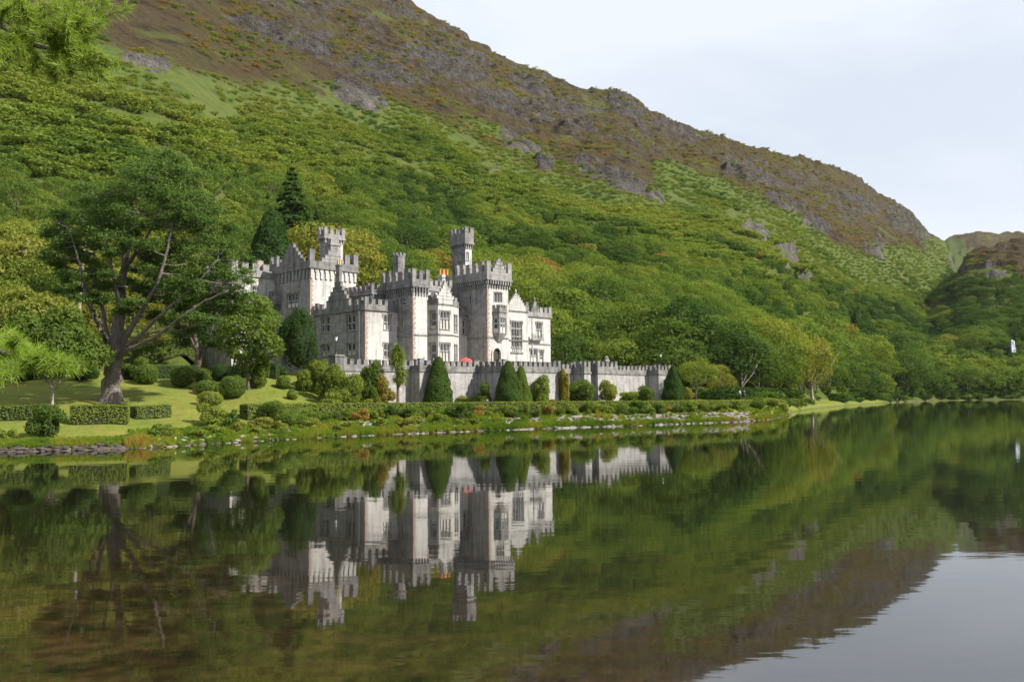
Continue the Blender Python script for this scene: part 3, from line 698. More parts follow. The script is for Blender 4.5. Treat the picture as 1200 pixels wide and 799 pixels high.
for k in range(4):
    f_ = (k+0.5)/4; mb.lathe(cu0+(cu1-cu0)*f_, vc+(c0-vc)*(0.35 if k % 2 else 0.65), [(0.2, zc), (0.16, zc+0.75), (0.21, zc+0.8), (0.21, zc+0.95)], 10)
mb.build('chimney_pot', M_pot, MR)
vr = 6.0; ru, _ = UZ(467.3, 320, vr); zr0, zr1, zr2 = UZ(467.3, 299, vr)[1], UZ(467.3, 311.5, vr)[1], UZ(467.3, 336, vr)[1]
rr = 0.95
mb = MB(); mb.lathe(ru, vr, [(rr*0.92, 16), (rr*0.92, zr1-0.9), (rr*0.98, zr1-0.5), (rr*1.05, zr1), (rr*1.05, zr0-0.5), (rr*1.12, zr0-0.45), (rr*1.12, zr0-0.15), (rr*0.8, zr0-0.1)], 8)
for k in range(8):
    a = math.pi/8 + 2*math.pi*k/8; x, y = ru+math.cos(a)*rr*0.95, vr+math.sin(a)*rr*0.95; mb.box(x-0.18, x+0.18, y-0.18, y+0.18, zr0-0.15, zr0+0.3)
mb.build('turret', M_stone_d, castle)
# battlement of the range behind A
va = 3.5; b0 = UZ(436, 340, va)[0]; b1 = UZ(462, 340, va)[0]; zb_ = UZ(450, 344, va)[1]
RB = block('rear_range', b0, b1+1.0, va, va+9, 17.0, zb_-0.28, (), (), M_stone_g, M_stone_g)
parapet(RB, b0, b1+1.0, va, va+9, zb_, zb_+0.5, zb_+1.2, 0.2, 0.6, 0.5, 0.4, (0.9, 0.2, 0.35))
# ---- slender tall tower T3
u3, z3 = UZ(545.3, 284, 3.0); z3t = UZ(545.3, 268, 3.0)[1]; v3 = VZ(529.8, 290, u3)[0]; u3b = u3+1.5
h3 = [rV(536, 540.5, 296, 305, u3)]
T3 = block('tower', u3, u3b, 3.0, v3, 16.5, z3-0.3, [rU(547.0, 549, 296, 305, 3.0)], h3, M_stone, M_stone_d)
T3['label'] = 'tall slender dark tower rising highest above the castle roofs'
window(T3, *FV(u3), h3[0], 2, (), hood=True, depth=0.2); window(T3, *FU(3.0), rU(547.0, 549, 296, 305, 3.0), 1, (), hood=False, depth=0.2)
parapet(T3, u3, u3b, 3.0, v3, z3, z3+1.7, z3t-0.1, 0.25, 0.55, 0.42, 0.3, (0.7, 0.18, 0.26))
band(T3, [('v', u3, 2.9, v3), ('u', 3.0, u3, u3b)], VZ(537, 293, u3)[1], 0.2, 0.08)
mb = MB(); mb.box(u3-0.8, u3b+0.3, 2.4, v3+0.5, 16.4, VZ(537, 346, u3)[1]); mb.box(u3-0.35, u3b+0.1, 2.75, v3+0.2, VZ(537, 346, u3)[1], VZ(537, 338, u3)[1])
mb.build('plinth', M_stone_d, T3)
# ---- big right tower T4
u4 = UZ(547, 328, 0)[0]; v4 = VZ(570.8, 326, u4)[0]; u4b = UZ(596, 400, v4)[0]; zl4 = UZ(570.8, 326, v4)[1]
hd = rU(577.5, 586.5, 408, 424, v4); hw3 = [rU(579+3.2*k, 581.4+3.2*k, 343, 354, v4) for k in range(3)]
hl4 = [rV(551, 553.5, 347, 356, u4)]
T4 = block('tower', u4, u4b, v4, 2.0, ZT-3, zl4-0.28, [(hd[0], hd[1], ZT, hd[3]), *hw3], hl4, M_stone, M_stone_g)
T4['label'] = 'massive square tower with oriel window over the arched doorway'
for h in hw3: window(T4, *FU(v4), h, 1, (), hood=False, sill=False)
window(T4, *FV(u4), hl4[0], 1, (), hood=False)
parapet(T4, u4, u4b, v4, 2.0, zl4, zl4+1.1, zl4+2.5, 0.45, 1.0, 0.7, 0.45, (1.25, 0.24, 0.3), {'f': ((u4+u4b)/2-1.5, (u4+u4b)/2+1.5)}, mat=M_stone_g)
zp4 = UZ(583, 304, v4)[1]
gable(T4, 'u', v4-0.46, (u4+u4b)/2, zl4+1.1, [(1.5, zl4+1.7), (1.1, zl4+2.3), (0.7, zl4+2.9), (0.35, zp4)], 0.45, M_stone_g)
quoins(T4, u4, v4, ZT, zl4-1.8)
# door
mb = MB(); cx = (hd[0]+hd[1])/2; rw = (hd[1]-hd[0])/2
mb.quad((hd[0], v4+0.28, ZT), (hd[1], v4+0.28, ZT), (hd[1], v4+0.28, hd[3]), (hd[0], v4+0.28, hd[3]))
mb.build('door', simple('dark_oak', (0.035, 0.028, 0.022), 0.6), T4)
mb = MB(); zs_ = hd[3]-rw                                               # arched head: spandrels closing the square corners
for s_ in (-1, 1):
    pts = [(cx+s_*rw, hd[3])] + [(cx+s_*rw*math.cos(a), zs_+rw*math.sin(a)) for a in np.linspace(0, math.pi/2, 9)]
    n = len(mb.v); mb.v += [(p[0], v4-0.02, p[1]) for p in pts]; mb.f.append(tuple(range(n, n+len(pts)))); mb.m.append(0)
for k in range(12):                                                    # moulded arch ring
    g0, g1 = math.pi*k/12, math.pi*(k+1)/12
    q = [(cx+r_*math.cos(g), zs_+r_*math.sin(g)) for r_, g in ((rw, g0), (rw+0.3, g0), (rw+0.3, g1), (rw, g1))]
    n = len(mb.v); mb.v += [(p[0], v4-0.14, p[1]) for p in q] + [(p[0], v4-0.005, p[1]) for p in q]
    for f_ in ((0,1,2,3),(7,6,5,4),(0,4,5,1),(1,5,6,2),(2,6,7,3),(3,7,4,0)): mb.f.append(tuple(n+i for i in f_)); mb.m.append(0)
for s_ in (-1, 1): mb.box(min(cx+s_*rw, cx+s_*(rw+0.3)), max(cx+s_*rw, cx+s_*(rw+0.3)), v4-0.14, v4-0.005, ZT, zs_)
mb.build('door_arch', M_stone, T4)
# oriel: three sided, corbelled, with battlement
o0, o1, oz0, oz1 = rU(577, 592, 366, 391, v4); od = 1.0; oc = 0.6
za, zb2_ = UZ(585, 371.5, v4-1)[1], UZ(585, 390, v4-1)[1]
mb = MB(); ang = [(o0, v4), (o0+oc, v4-od), (o1-oc, v4-od), (o1, v4)]
fr = []
for (p, q) in zip(ang[:-1], ang[1:]):
    dd = np.array(q)-np.array(p); Lg = np.linalg.norm(dd); dd /= Lg; nn = np.array([dd[1], -dd[0]])
    ho = (Lg*0.14, Lg*0.86, zb2_, za-0.1); panel(mb, p, dd, nn, 0, Lg, oz0, oz1, [ho], 0.15); fr.append((p, dd, nn, ho, Lg))
cxm = (o0+o1)/2
for (p, q) in zip(ang[:-1], ang[1:]):                                   # corbel below, tapering
    zc_ = oz0-1.5; p2 = (cxm+(p[0]-cxm)*0.35, v4+(p[1]-v4)*0.1); q2 = (cxm+(q[0]-cxm)*0.35, v4+(q[1]-v4)*0.1)
    mb.quad((*p2, zc_), (*q2, zc_), (*q, oz0), (*p, oz0))
n = len(mb.v); mb.v += [(*p, oz1) for p in ang]; mb.f.append((n, n+1, n+2, n+3)); mb.m.append(0)
OR = mb.build('oriel', [M_stone_g], T4)
mb = MB()
for p, dd, nn, ho, Lg in fr:
    obox(mb, p, dd, nn, 0, Lg, oz1-0.15, oz1+0.05, -0.1, 0.12); obox(mb, p, dd, nn, 0, Lg, oz1+0.052, oz1+0.65, -0.25, 0.03)
    k_ = 3 if Lg > 1.3 else 2
    for k in range(k_): obox(mb, p, dd, nn, Lg*(k+0.18)/k_, Lg*(k+0.78)/k_, oz1+0.65, oz1+1.15, -0.25, 0.03)
mb.build('oriel_parapet', M_stone_d, T4)
for i_, (p, dd, nn, ho, Lg) in enumerate(fr): window(T4, p, dd, nn, ho, 2 if i_ == 1 else 1, (0.62,), 0.15, False, 0.0, 'oriel_window', False)
# ---- right wing: gabled bay flush with T4 and the end range
vR = v4 + 0.35; r0 = u4b - 0.2; r1 = UZ(619, 390, vR)[0]; zR = UZ(608, 365.6, vR)[1]
hR = [rU(599.5, 611.5, 377.5, 407, vR)]
RG = block('gabled_bay', r0, r1, vR, 8, ZT-3, zR, hR, (), M_stone)
window(RG, *FU(vR), hR[0], 4, (0.42, 0.74), hood=True)
mb = MB(); mb.box(hR[0][0]-0.3, hR[0][1]+0.3, vR-0.2, vR+0.02, hR[0][2]-1.0, hR[0][2]-0.8)
for k in range(5): x = hR[0][0]+(hR[0][1]-hR[0][0])*(k+0.5)/5; mb.box(x-0.06, x+0.06, vR-0.09, vR+0.02, hR[0][2]-0.75, hR[0][2]-0.2)
mb.build('window_apron', M_stone_g, RG)
gR = UZ(605, 355, vR)[0]; zpk = UZ(605, 345, vR)[1]; g0 = (zpk-zR-0.5)/6
gable(RG, 'u', vR-0.1, gR, zR+0.22, [(min(gR-r0, r1-gR)-0.05, zR+0.7), (2.1, zR+0.7+g0), (1.75, zR+0.7+2*g0), (1.4, zR+0.7+3*g0), (1.0, zR+0.7+4*g0), (0.65, zR+0.7+5*g0), (0.35, zpk)], 0.45, M_stone, 0.9)
band(RG, [('u', vR, r0+0.3, r1)], zR-0.02, 0.24); band(RG, [('u', vR, r0+0.3, r1)], UZ(612, 400, vR)[1])
band(T4, [('u', v4, u4, u4b), ('v', u4, v4, 0)], VZ(560, 397, u4)[1])
mb = MB(); ra, rb_ = gR+2.2, r1
mb.box(ra, rb_, vR-0.1, vR+0.3, zR+0.22, zR+0.8); crenels(mb, 'u', vR-0.1, ra+0.1, rb_, zR+0.8, zR+1.5, 0.4, 0.6, 0.45); mb.build('parapet', M_stone_d, RG)
e1 = UZ(645, 390, 0)[0]; zE = UZ(644, 371, 0)[1]
hE = [rU(628.5, 634.5, 378.5, 394, 0), rU(621.5, 629.5, 409.5, 424, 0), rU(633, 636.5, 411, 425, 0)]
RE = block('right_wing', r1-0.5, e1, 0, 13, ZT-3, zE-0.28, hE, (), M_stone)
window(RE, *FU(0), hE[0], 2, (0.5,), blind=0.4); window(RE, *FU(0), hE[1], 2, (0.5,)); window(RE, *FU(0), hE[2], 1, (0.5,))
gE = UZ(626.6, 360, 0)[0]
parapet(RE, r1-0.5, e1, 0, 13, zE, zE+0.6, zE+1.4, 0.18, 0.7, 0.5, 0.4, None, {'f': (gE-0.9, gE+0.9)}, M_stone_g)
gable(RE, 'u', -0.19, gE, zE+0.6, [(1.0, zE+1.2), (0.7, zE+1.8), (0.4, zE+2.4)], 0.4, M_stone_d, 0.8)
bb = rU(620, 633.5, 393.5, 398, 0); mb = MB(); mb.box(bb[0], bb[1], -0.8, -0.002, bb[2]-0.15, bb[2]); mb.box(bb[0], bb[1], -0.8, -0.6, bb[2], bb[2]+0.35)
crenels(mb, 'u', -0.8, bb[0], bb[1], bb[2]+0.35, bb[2]+0.75, 0.2, 0.4, 0.35, cap=False); mb.build('balcony', M_stone_g, RE)
band(RE, [('u', 0, r1-0.4, e1)], UZ(630, 404, 0)[1])
mb = MB(); px_ = UZ(623.5, 390, 0)[0]; mb.tube([(px_, -0.1, ZT), (px_, -0.1, zE-0.5)], [0.08, 0.08], 8); mb.build('drainpipe', simple('pale_pipe_b', (0.42, 0.45, 0.5), 0.5), RE)
# small lower link between bay and T4 (porch wall with windows)
hP = [rU(555.5, 562.5, 406, 424, -1.2)]
vP = -1.2; p0 = UZ(538.5, 400, vP)[0]
mb = MB()
# ---- far-left range (N)
vN = v2 - 1.0; n1u = uA + 0.5; n0u = UZ(272, 325, vN)[0]; zN = UZ(300, 323, vN)[1]
hN = [rU(296, 300, 336, 346, vN)]
NB = block('rear_wing', n0u, n1u, vN, vN+9, ZT-2, zN-0.28, hN, (), M_stone, M_stone_g)
window(NB, *FU(vN), hN[0], 1, (0.5,))
parapet(NB, n0u, n1u, vN, vN+9, zN, zN+0.9, zN+1.9, 0.15, 1.1, 0.8, 0.4, mat=M_stone_g)
mb = MB(); cN = UZ(307, 320, vN)[0]; mb.box(cN-0.55, cN+0.55, vN+0.5, vN+1.5, zN-0.5, UZ(307, 305, vN)[1]); mb.build('chimney', M_quoin, NB)
mb = MB(); vq = (v1+v2)/2+4.5; zq0, zq1 = VZ(312, 358, uA)[1], VZ(312, 349, uA)[1]
mb.box(uA-1.2, uA+0.1, v2-3.2, v2+0.6, zq0-0.3, zq1); crenels(mb, 'v', uA-1.2, v2-3.1, v2+0.6, zq1, zq1+0.7, 0.35, 0.6, 0.45, cap=False)
mb.box(uA-0.8, uA+0.1, v2-2.8, v2+0.4, zq0-1.0, zq0-0.3); mb.build('corbelled_gallery', M_stone_d, T1)
# terrace paving under the castle
uc0_T = UZ(487, 432, -12.5)[0] + 1.0
mb = MB(); mb.box(-6.0, uc0_T, -10.8, 0.5, 2.0, ZT-0.02); mb.box(uc0_T, 61, -11.95, 0.5, 2.0, ZT-0.02); mb.box(0.5, 43, 0.5, 14, 2.0, ZT-0.03)
o = mb.build('terrace', simple('gravel', (0.34, 0.31, 0.27), 0.95, 3.0, 0.3)); o.location = (C1[0], C1[1], 0); o.rotation_euler = (0, 0, R(45)); tag(o, 'raised gravel terrace in front of the castle', None, None, 'structure')

# ------------------------------------------------------------------ terrace wall
tw = empty('terrace_wall', (C1[0], C1[1], 0), R(45), 'long pale battlemented retaining wall with projecting piers below the castle', 'wall')
ZLE, ZPS, ZPM = 8.15, 8.75, 9.35
def wall_piece(name, u0, u1, v, vback, label=None, hi=0.0, zb=1.6):
    """stretch of wall with sloped foot, ledge, parapet and merlons; front at v"""
    mb = MB(); bt = 0.25
    mb.v += [(u0-bt, v-bt, zb), (u1+bt, v-bt, zb), (u1, v, ZLE-0.3), (u0, v, ZLE-0.3), (u0-bt, vback, zb), (u0, vback, ZLE-0.3), (u1+bt, vback, zb), (u1, vback, ZLE-0.3)]
    mb.f += [(0, 1, 2, 3), (4, 0, 3, 5), (1, 6, 7, 2)]; mb.m += [0, 0, 0]
    o = mb.build(name, [M_wall], tw)
    if label: o['label'] = label
    mb = MB(); mb.box(u0-0.12, u1+0.12, v-0.14, v+0.5, ZLE-0.3, ZLE); mb.box(u0, u1, v-0.02, v+0.42, ZLE, ZPS+hi)
    L = u1-u0
    crenels(mb, 'u', v-0.02, u0, u1, ZPS+hi, ZPM+hi, 0.44, 0.62, 0.5, cap=True)
    if vback-v > 1.2:
        for c in (u0-0.02, u1-0.42):
            mb.box(c, c+0.44, v+0.43, vback, ZLE, ZPS+hi); mb.box(c-0.1, c+0.54, v+0.51, vback, ZLE-0.3, ZLE)
            if vback-v > 3: crenels(mb, 'v', c, v+0.9, vback, ZPS+hi, ZPM+hi, 0.44, 0.62, 0.5)
    mb.build('parapet', M_stone_d, o)
    return o
vW = -12.5
uS0 = UZ(402, 430, vW+1.2)[0]; uS1 = UZ(478, 433, vW+1.2)[0]
wall_piece('wall_stretch', uS0, uS1+2, vW+1.2, vW+1.8)
uc0 = UZ(487, 432, vW)[0]; ub_ = UZ(559.5, 433, vW)[0]
wall_piece('wall_bay', uc0, uc0+3.2, vW-0.9 + 0.0, vW+1.9)
wall_piece('wall_stretch', uc0+3.25, ub_-0.01, vW, vW+0.6)
vbs = VZ(590, 433.6, ub_)[0]; ube = UZ(657, 436, vbs)[0]
wall_piece('bastion', ub_, ube, vbs, vW+0.7, 'widest projecting bastion of the wall below the great tower')
uk0 = UZ(672, 437, vW)[0]
wall_piece('wall_stretch', ube+0.01, uk0-0.01, vW, vW+0.6)
vk = VZ(684.7, 437, uk0)[0]; uk1 = UZ(692, 437, vk)[0]
wall_piece('pier', uk0, uk1, vk, vW+0.7, None, 0.25)
ukb = uk1 + 0.9; vk2 = VZ(700, 436.5, ukb)[0] if False else vk - 0.6; ukb = UZ(700.5, 436.5, vk2)[0]; ukc = UZ(723.5, 437, vk2)[0]
pr_ = wall_piece('pier', ukb, ukc, vk2, vW+0.7, 'broad pier carrying a stone finial', 0.35)
mb = MB(); um_ = (ukb+ukc)/2; mb.box(um_-0.5, um_+0.5, vk2-0.05, vk2+0.5, ZPM+0.55, ZPM+1.0); mb.lathe(um_, vk2+0.2, [(0.3, ZPM+1.0), (0.36, ZPM+1.3), (0.05, ZPM+1.6)], 8); mb.build('finial', M_stone_d, pr_)
ul = UZ(759.5, 438, vW)[0]
wall_piece('wall_stretch', uk1, ukb, vW, vW+0.6); wall_piece('wall_stretch', ukc, ul, vW, vW+0.6)
vl = VZ(771.7, 438, ul)[0]; ulb = UZ(785.5, 438, vl)[0]
wall_piece('pier', ul, ulb, vl, vW+2.5, 'end pier of the wall beside the dark conical bush')
# stone gate pier with lamp at the left end
mb = MB(); up = uS0-0.75; vp = vW+1.1
mb.box(up-0.6, up+0.7, vp-0.1, vp+1.3, 3.0, 9.75); mb.box(up-0.72, up+0.82, vp-0.22, vp+1.42, 9.75, 10.0); mb.build('end_pier', M_stone_d, tw)
def lamp(u, v, z, label, k=1.0):
    p = C1 + EU*u + EV*v
    e = empty('street_lamp', (p[0], p[1], z), 0, label, 'lamp', 'lamps on the terrace wall')
    mi = simple('cast_iron', (0.02, 0.022, 0.022), 0.5, 10, 0.2)
    mb = MB(); mb.lathe(0, 0, [(0.16*k, 0), (0.16*k, 0.12), (0.08*k, 0.3), (0.055*k, 1.0), (0.085*k, 1.05), (0.05*k, 1.1), (0.04*k, 1.75), (0.09*k, 1.85)], 10); mb.build('post', mi, e)
    mb = MB(); mb.lathe(0, 0, [(0.10*k, 1.86), (0.2*k, 2.35), (0.2*k, 2.36)], 6); g = NT('lamp_glass'); g.pbr((0.75, 0.78, 0.78), 0.15, None, 0.5); mb.build('lantern', g.mat, e)
    mb = MB(); mb.lathe(0, 0, [(0.24*k, 2.362), (0.1*k, 2.52), (0.03*k, 2.56), (0.03*k, 2.68)], 6); mb.build('lantern_cap', mi, e)
lamp(up, vp+0.6, 10.0, 'black iron lamp on the dark pier at the left end of the terrace wall')
lamp(ulb-1.2, vl+1.2, ZPM, 'small lamp on the end pier at the right end of the terrace wall', 0.8)

# ================================================================== vegetation builders
def rot_frames(nrm, rg):
    """two tangent vectors for each normal, random spin"""
    nrm = nrm / (np.linalg.norm(nrm, axis=1, keepdims=True) + 1e-9)
    ref = np.where(np.abs(nrm[:, 2:3]) > 0.9, np.array([[1.0, 0, 0]]), np.array([[0, 0, 1.0]]))
    a = np.cross(nrm, ref); a /= np.linalg.norm(a, axis=1, keepdims=True) + 1e-9
    b = np.cross(nrm, a); th = rg.random(len(nrm))[:, None] * 2 * math.pi
    return a * np.cos(th) + b * np.sin(th), -a * np.sin(th) + b * np.cos(th)
def leaves_at(P, nrm, size, rg, aspect=0.6):
    """diamond leaf faces"""
    A, B = rot_frames(nrm, rg); s = (size * (0.6 + 0.8 * rg.random(len(P))))[:, None]
    V = np.stack([P - A*s, P - B*s*aspect, P + A*s, P + B*s*aspect], 1)
    return V.reshape(-1, 3)
def unit(n, rg):
    v = rg.normal(size=(n, 3)); return v / np.linalg.norm(v, axis=1, keepdims=True)
def blob_leaves(C, RAD, n, size, rg, up=0.25, jit=0.55, deep=0.25):
    """leaves over many ellipsoid clumps (C: k x 3, RAD: k x 3), those buried inside another clump dropped"""
    w_ = (RAD[:, 0] * RAD[:, 2]); w_ = w_ / w_.sum()
    k = rg.choice(len(C), size=n, p=w_); d = unit(n, rg); d[:, 2] += up; d /= np.linalg.norm(d, axis=1, keepdims=True)
    rad = 1.0 - deep * rg.random(n)**2 + 0.08 * rg.normal(size=n)
    P = C[k] + d * RAD[k] * rad[:, None]
    keep = np.ones(n, bool)
    for j in range(len(C)):
        q = (((P - C[j]) / RAD[j])**2).sum(1) < 0.55
        keep &= ~(q & (k != j))
    P, d, k = P[keep], d[keep], k[keep]
    nr = d / RAD[k]; nr /= np.linalg.norm(nr, axis=1, keepdims=True)
    nr = nr + jit * rg.normal(size=nr.shape)
    return leaves_at(P, nr, size, rg)
def quads(V): return np.arange(len(V)).reshape(-1, 4)
def broadleaf(seed, H=10.0, W=9.0, base=0.18, nclump=26, n=5200, size=0.30, shape='round', cl=0.28):
    rg = np.random.default_rng(seed); C = []; RD = []
    ch = H * (1 - base); cz = H * base + ch * 0.5
    for i in range(nclump):
        d = unit(1, rg)[0]
        if d[2] < -0.55: d[2] *= -0.6
        rr = rg.uniform(0.62, 0.84)
        rz = d[2]
        wide = 1.0 if shape == 'round' else (1.0 - 0.35 * max(0, rz)) * (0.8 if shape == 'tall' else 1.0)
        r = W * cl * rg.uniform(0.65, 1.15)
        C.append([d[0] * W/2 * rr * wide, d[1] * W/2 * rr * wide, cz + rz * ch/2 * 0.80]); RD.append([r * rg.uniform(0.9, 1.2), r * rg.uniform(0.9, 1.2), r * rg.uniform(0.6, 0.85)])
    C.append([0, 0, cz]); RD.append([W*0.30, W*0.30, ch*0.34])
    C, RD = np.array(C), np.array(RD)
    C[:, 2] = np.maximum(C[:, 2], H * base * 0.8 + RD[:, 2] * 0.7)
    return blob_leaves(C, RD, n, size, rg), C
def trunk_mb(H, r, C, seed, nlimb=6, lean=(0, 0), base=0.18):
    rg = np.random.default_rng(seed + 999); mb = MB()
    pts = []; rad = []
    for i in range(7):
        f = i / 6; pts.append((lean[0]*f + 0.12*H*0.1*math.sin(3*f+seed), lean[1]*f + 0.1*H*0.1*math.cos(2.3*f+seed), -0.5 + f * H * 0.75)); rad.append(r * (1.25 if i == 0 else 1 - 0.8 * f))
    mb.tube(pts, rad, 8)
    for c in C[rg.permutation(len(C))[:nlimb]]:
        f = rg.uniform(0.25, 0.55); k = f * 6; i = int(k); p = Vector(pts[i]).lerp(Vector(pts[i+1]), k-i)
        q = Vector(c); mid = p.lerp(q, 0.5) + Vector((0, 0, -0.05*H)); mb.tube([p, mid, q], [r*0.45, r*0.3, r*0.1], 6)
    return mb
def conifer(seed, H=14.0, W=6.0, n_lev=22, size=0.3, droop=0.25, fill=60, base=0.06):
    rg = np.random.default_rng(seed); P = []; Nn = []
    for i in range(n_lev):
        f = i / (n_lev - 1); z = H * (base + (0.98 - base) * f); Rr = W/2 * (1 - f)**0.85 * rg.uniform(0.85, 1.1) + 0.1
        nb = max(5, int(13 * (1 - f) + 4))
        for b in range(nb):
            a = rg.uniform(0, 2*math.pi); L = Rr * rg.uniform(0.75, 1.1); m_ = max(6, int(fill * L / (W/2)))
            t_ = np.sqrt(rg.random(m_)) ; wd = 0.22 * L * (1 - 0.6 * t_) + 0.08
            off = rg.normal(size=m_) * wd * 0.7
            x = np.cos(a) * L * t_ - np.sin(a) * off; y = np.sin(a) * L * t_ + np.cos(a) * off
            zz = z - droop * L * t_**1.5 + rg.normal(size=m_) * 0.08 * L - np.abs(off) * 0.3
            P.append(np.stack([x, y, zz], 1)); nn = np.stack([np.cos(a)*0.5 + 0*x, np.sin(a)*0.5 + 0*x, 0.9 + 0*x], 1); Nn.append(nn + 0.45 * rg.normal(size=nn.shape))
    P, Nn = np.concatenate(P), np.concatenate(Nn)
    return leaves_at(P, Nn, size, rg, 0.45)
def cone_bush(seed, H=6.0, W=3.6, n=9000, size=0.11, bulge=0.55):
    rg = np.random.default_rng(seed); f = rg.random(n)**1.25 * 0.99; a = rg.random(n) * 2 * math.pi
    lump = 1 + 0.24 * (fbm(np.cos(a)*2.2 + seed, np.sin(a)*2.2, f * H * 0.9, 3) - 0.5) * 2
    prof = np.minimum(1, (1 - f)**bulge * 1.02) * (0.82 + 0.18 * np.minimum(1, f / 0.16))
    r = W/2 * prof * lump * (1 - 0.18 * rg.random(n)**2)
    P = np.stack([r*np.cos(a), r*np.sin(a), f*H], 1); nn = np.stack([np.cos(a), np.sin(a), 0.45 + 0*a], 1) + 0.5 * rg.normal(size=(n, 3))
    return leaves_at(P, nn, size, rg, 0.5)
def ball_bush(seed, W=2.0, H=1.6, n=3600, size=0.095, lump=0.20):
    rg = np.random.default_rng(seed); d = unit(n, rg)
    l = 1 + lump * 2 * (fbm(d[:, 0]*2+seed, d[:, 1]*2, d[:, 2]*2, 3) - 0.5)
    sh = 1 - 0.15 * rg.random(n)**2
    P = np.stack([d[:, 0]*W/2*l*sh, d[:, 1]*W/2*l*sh, H*0.5 + np.sign(d[:, 2])*np.abs(d[:, 2])**0.8*H/2*l*sh], 1)
    P[:, 2] = np.maximum(P[:, 2], 0.02)
    return leaves_at(P, d + 0.45 * rg.normal(size=d.shape), size, rg, 0.6)
def loose_bush(seed, W=3.0, H=2.2, n=3200, size=0.11, k=11):
    rg = np.random.default_rng(seed); C = []; RD = []
    for i in range(k):
        a = rg.uniform(0, 6.28); q = rg.uniform(0.1, 0.42); r = rg.uniform(0.13, 0.26)
        C.append([math.cos(a)*W*q, math.sin(a)*W*q, H*rg.uniform(0.2, 0.84)]); RD.append([W*r, W*r, H*r*0.95])
    C.append([0, 0, H*0.36]); RD.append([W*0.28, W*0.28, H*0.36])
    V = blob_leaves(np.array(C), np.array(RD), n, size, rg, 0.15, 0.6); V[:, 2] = np.maximum(V[:, 2], 0.0); return V
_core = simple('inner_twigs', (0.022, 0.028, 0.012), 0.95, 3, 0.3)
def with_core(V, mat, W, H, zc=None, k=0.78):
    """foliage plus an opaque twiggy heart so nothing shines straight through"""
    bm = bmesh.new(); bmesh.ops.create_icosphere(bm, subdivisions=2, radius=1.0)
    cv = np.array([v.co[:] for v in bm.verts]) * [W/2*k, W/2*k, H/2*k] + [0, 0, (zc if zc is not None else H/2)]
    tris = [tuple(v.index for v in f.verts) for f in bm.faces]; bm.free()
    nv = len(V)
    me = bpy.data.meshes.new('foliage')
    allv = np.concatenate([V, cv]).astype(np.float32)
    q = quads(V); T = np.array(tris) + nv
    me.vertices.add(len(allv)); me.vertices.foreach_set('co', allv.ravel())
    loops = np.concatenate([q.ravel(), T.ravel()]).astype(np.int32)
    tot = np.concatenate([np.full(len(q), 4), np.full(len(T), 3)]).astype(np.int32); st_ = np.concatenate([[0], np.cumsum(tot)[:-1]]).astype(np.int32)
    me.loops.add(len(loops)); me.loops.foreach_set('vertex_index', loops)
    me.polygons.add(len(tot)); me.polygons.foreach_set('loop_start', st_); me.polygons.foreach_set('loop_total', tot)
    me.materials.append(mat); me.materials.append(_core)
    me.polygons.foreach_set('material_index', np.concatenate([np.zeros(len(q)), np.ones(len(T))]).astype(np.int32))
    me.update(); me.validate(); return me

# ---- shared tree kinds: (foliage mesh, trunk mesh) at nominal height 10 m
KINDS = {}
def reg(key, V, mb, bark, nominal=10.0, mat=None):
    KINDS[key] = (np_mesh(key + '_crown', V, quads(V), [mat or M_leaf]), mb.mesh(key + '_trunk', [bark], True), nominal)
for i in range(5):
    V, C = broadleaf(40+i, 10, 9.5, 0.16, 26 + 2*i, 8500, 0.20, 'round', 0.235); reg(f'broad{i}', V, trunk_mb(10, 0.26, C, i), M_bark)
for i in range(2):
    V, C = broadleaf(60+i, 10, 6.4, 0.10, 24, 7000, 0.18, 'tall', 0.26); reg(f'tall{i}', V, trunk_mb(10, 0.22, C, i), M_bark)
for i in range(2):
    V, C = broadleaf(70+i, 10, 8.5, 0.36, 16, 5200, 0.20, 'round', 0.25); reg(f'open{i}', V, trunk_mb(10, 0.22, C, i, 8), M_barkpale if i else M_bark)
for i in range(2):
    V = conifer(80+i, 10, 5.6, 24, 0.20, 0.22, 80); mb = MB(); mb.tube([(0, 0, -0.5), (0, 0, 5), (0.05, 0, 9.7)], [0.24, 0.15, 0.03], 7); reg(f'fir{i}', V, mb, M_bark)
def tree(name, kind, x, y, z, H, rz, tint, label, cat='tree', group=None, wide=1.0, parts=True, mat=None):
    cm, tm, nom = KINDS[kind]; s = H / nom
    r = empty(name, (x, y, z), rz, label, cat, group)
    c = link('crown', cm, r); c.scale = (s*wide, s*wide, s); c['tint'] = float(tint)
    t_ = link('trunk', tm, r); t_.scale = (s, s, s)
    return r

# ---- leafy hillside: sample positions
def blocked(px, py):
    """photo area where the castle hides what is behind"""
    return (318 < px < 640 and py > 350) or (640 <= px < 786 and py > 436)
cand = []
rgf = np.random.default_rng(77)
Nc = 170000
cpx = rgf.uniform(-60, 1260, Nc); Dmin, Dmax = 130.0, 1250.0
cD = np.sqrt(rgf.uniform(Dmin**2, Dmax**2, Nc))
cx_ = (cpx - 600) / FPX * cD; cz_, cd_, ct_, ch_ = land(cpx, cD, True)
qx, qy = proj(cx_, cD, cz_)
fl = interp(qx, FOREST) + (fbm(cx_/60, cD/60, 3.0, 3) - 0.5) * 70
bl = interp(qx, BROWN) + (fbm(cx_/45, cD/45, 1.0, 3) - 0.5) * 80
okl = (cd_ > np.where(qx > 1040, 2.5, 9)) & (qx > -60) & (qx < 1260)
hillmask = ch_ & (ct_ > -0.02)
rockf = np.zeros(Nc)
for (rx, ry, wx, wy) in ROCKS:
    rockf = np.maximum(rockf, np.exp(-(((qx-rx)/wx)**2 + ((qy-ry-(qx-rx)*0.3)/wy)**2)*1.2))
is_forest = okl & hillmask & (qy > fl) & (rockf < 0.45)
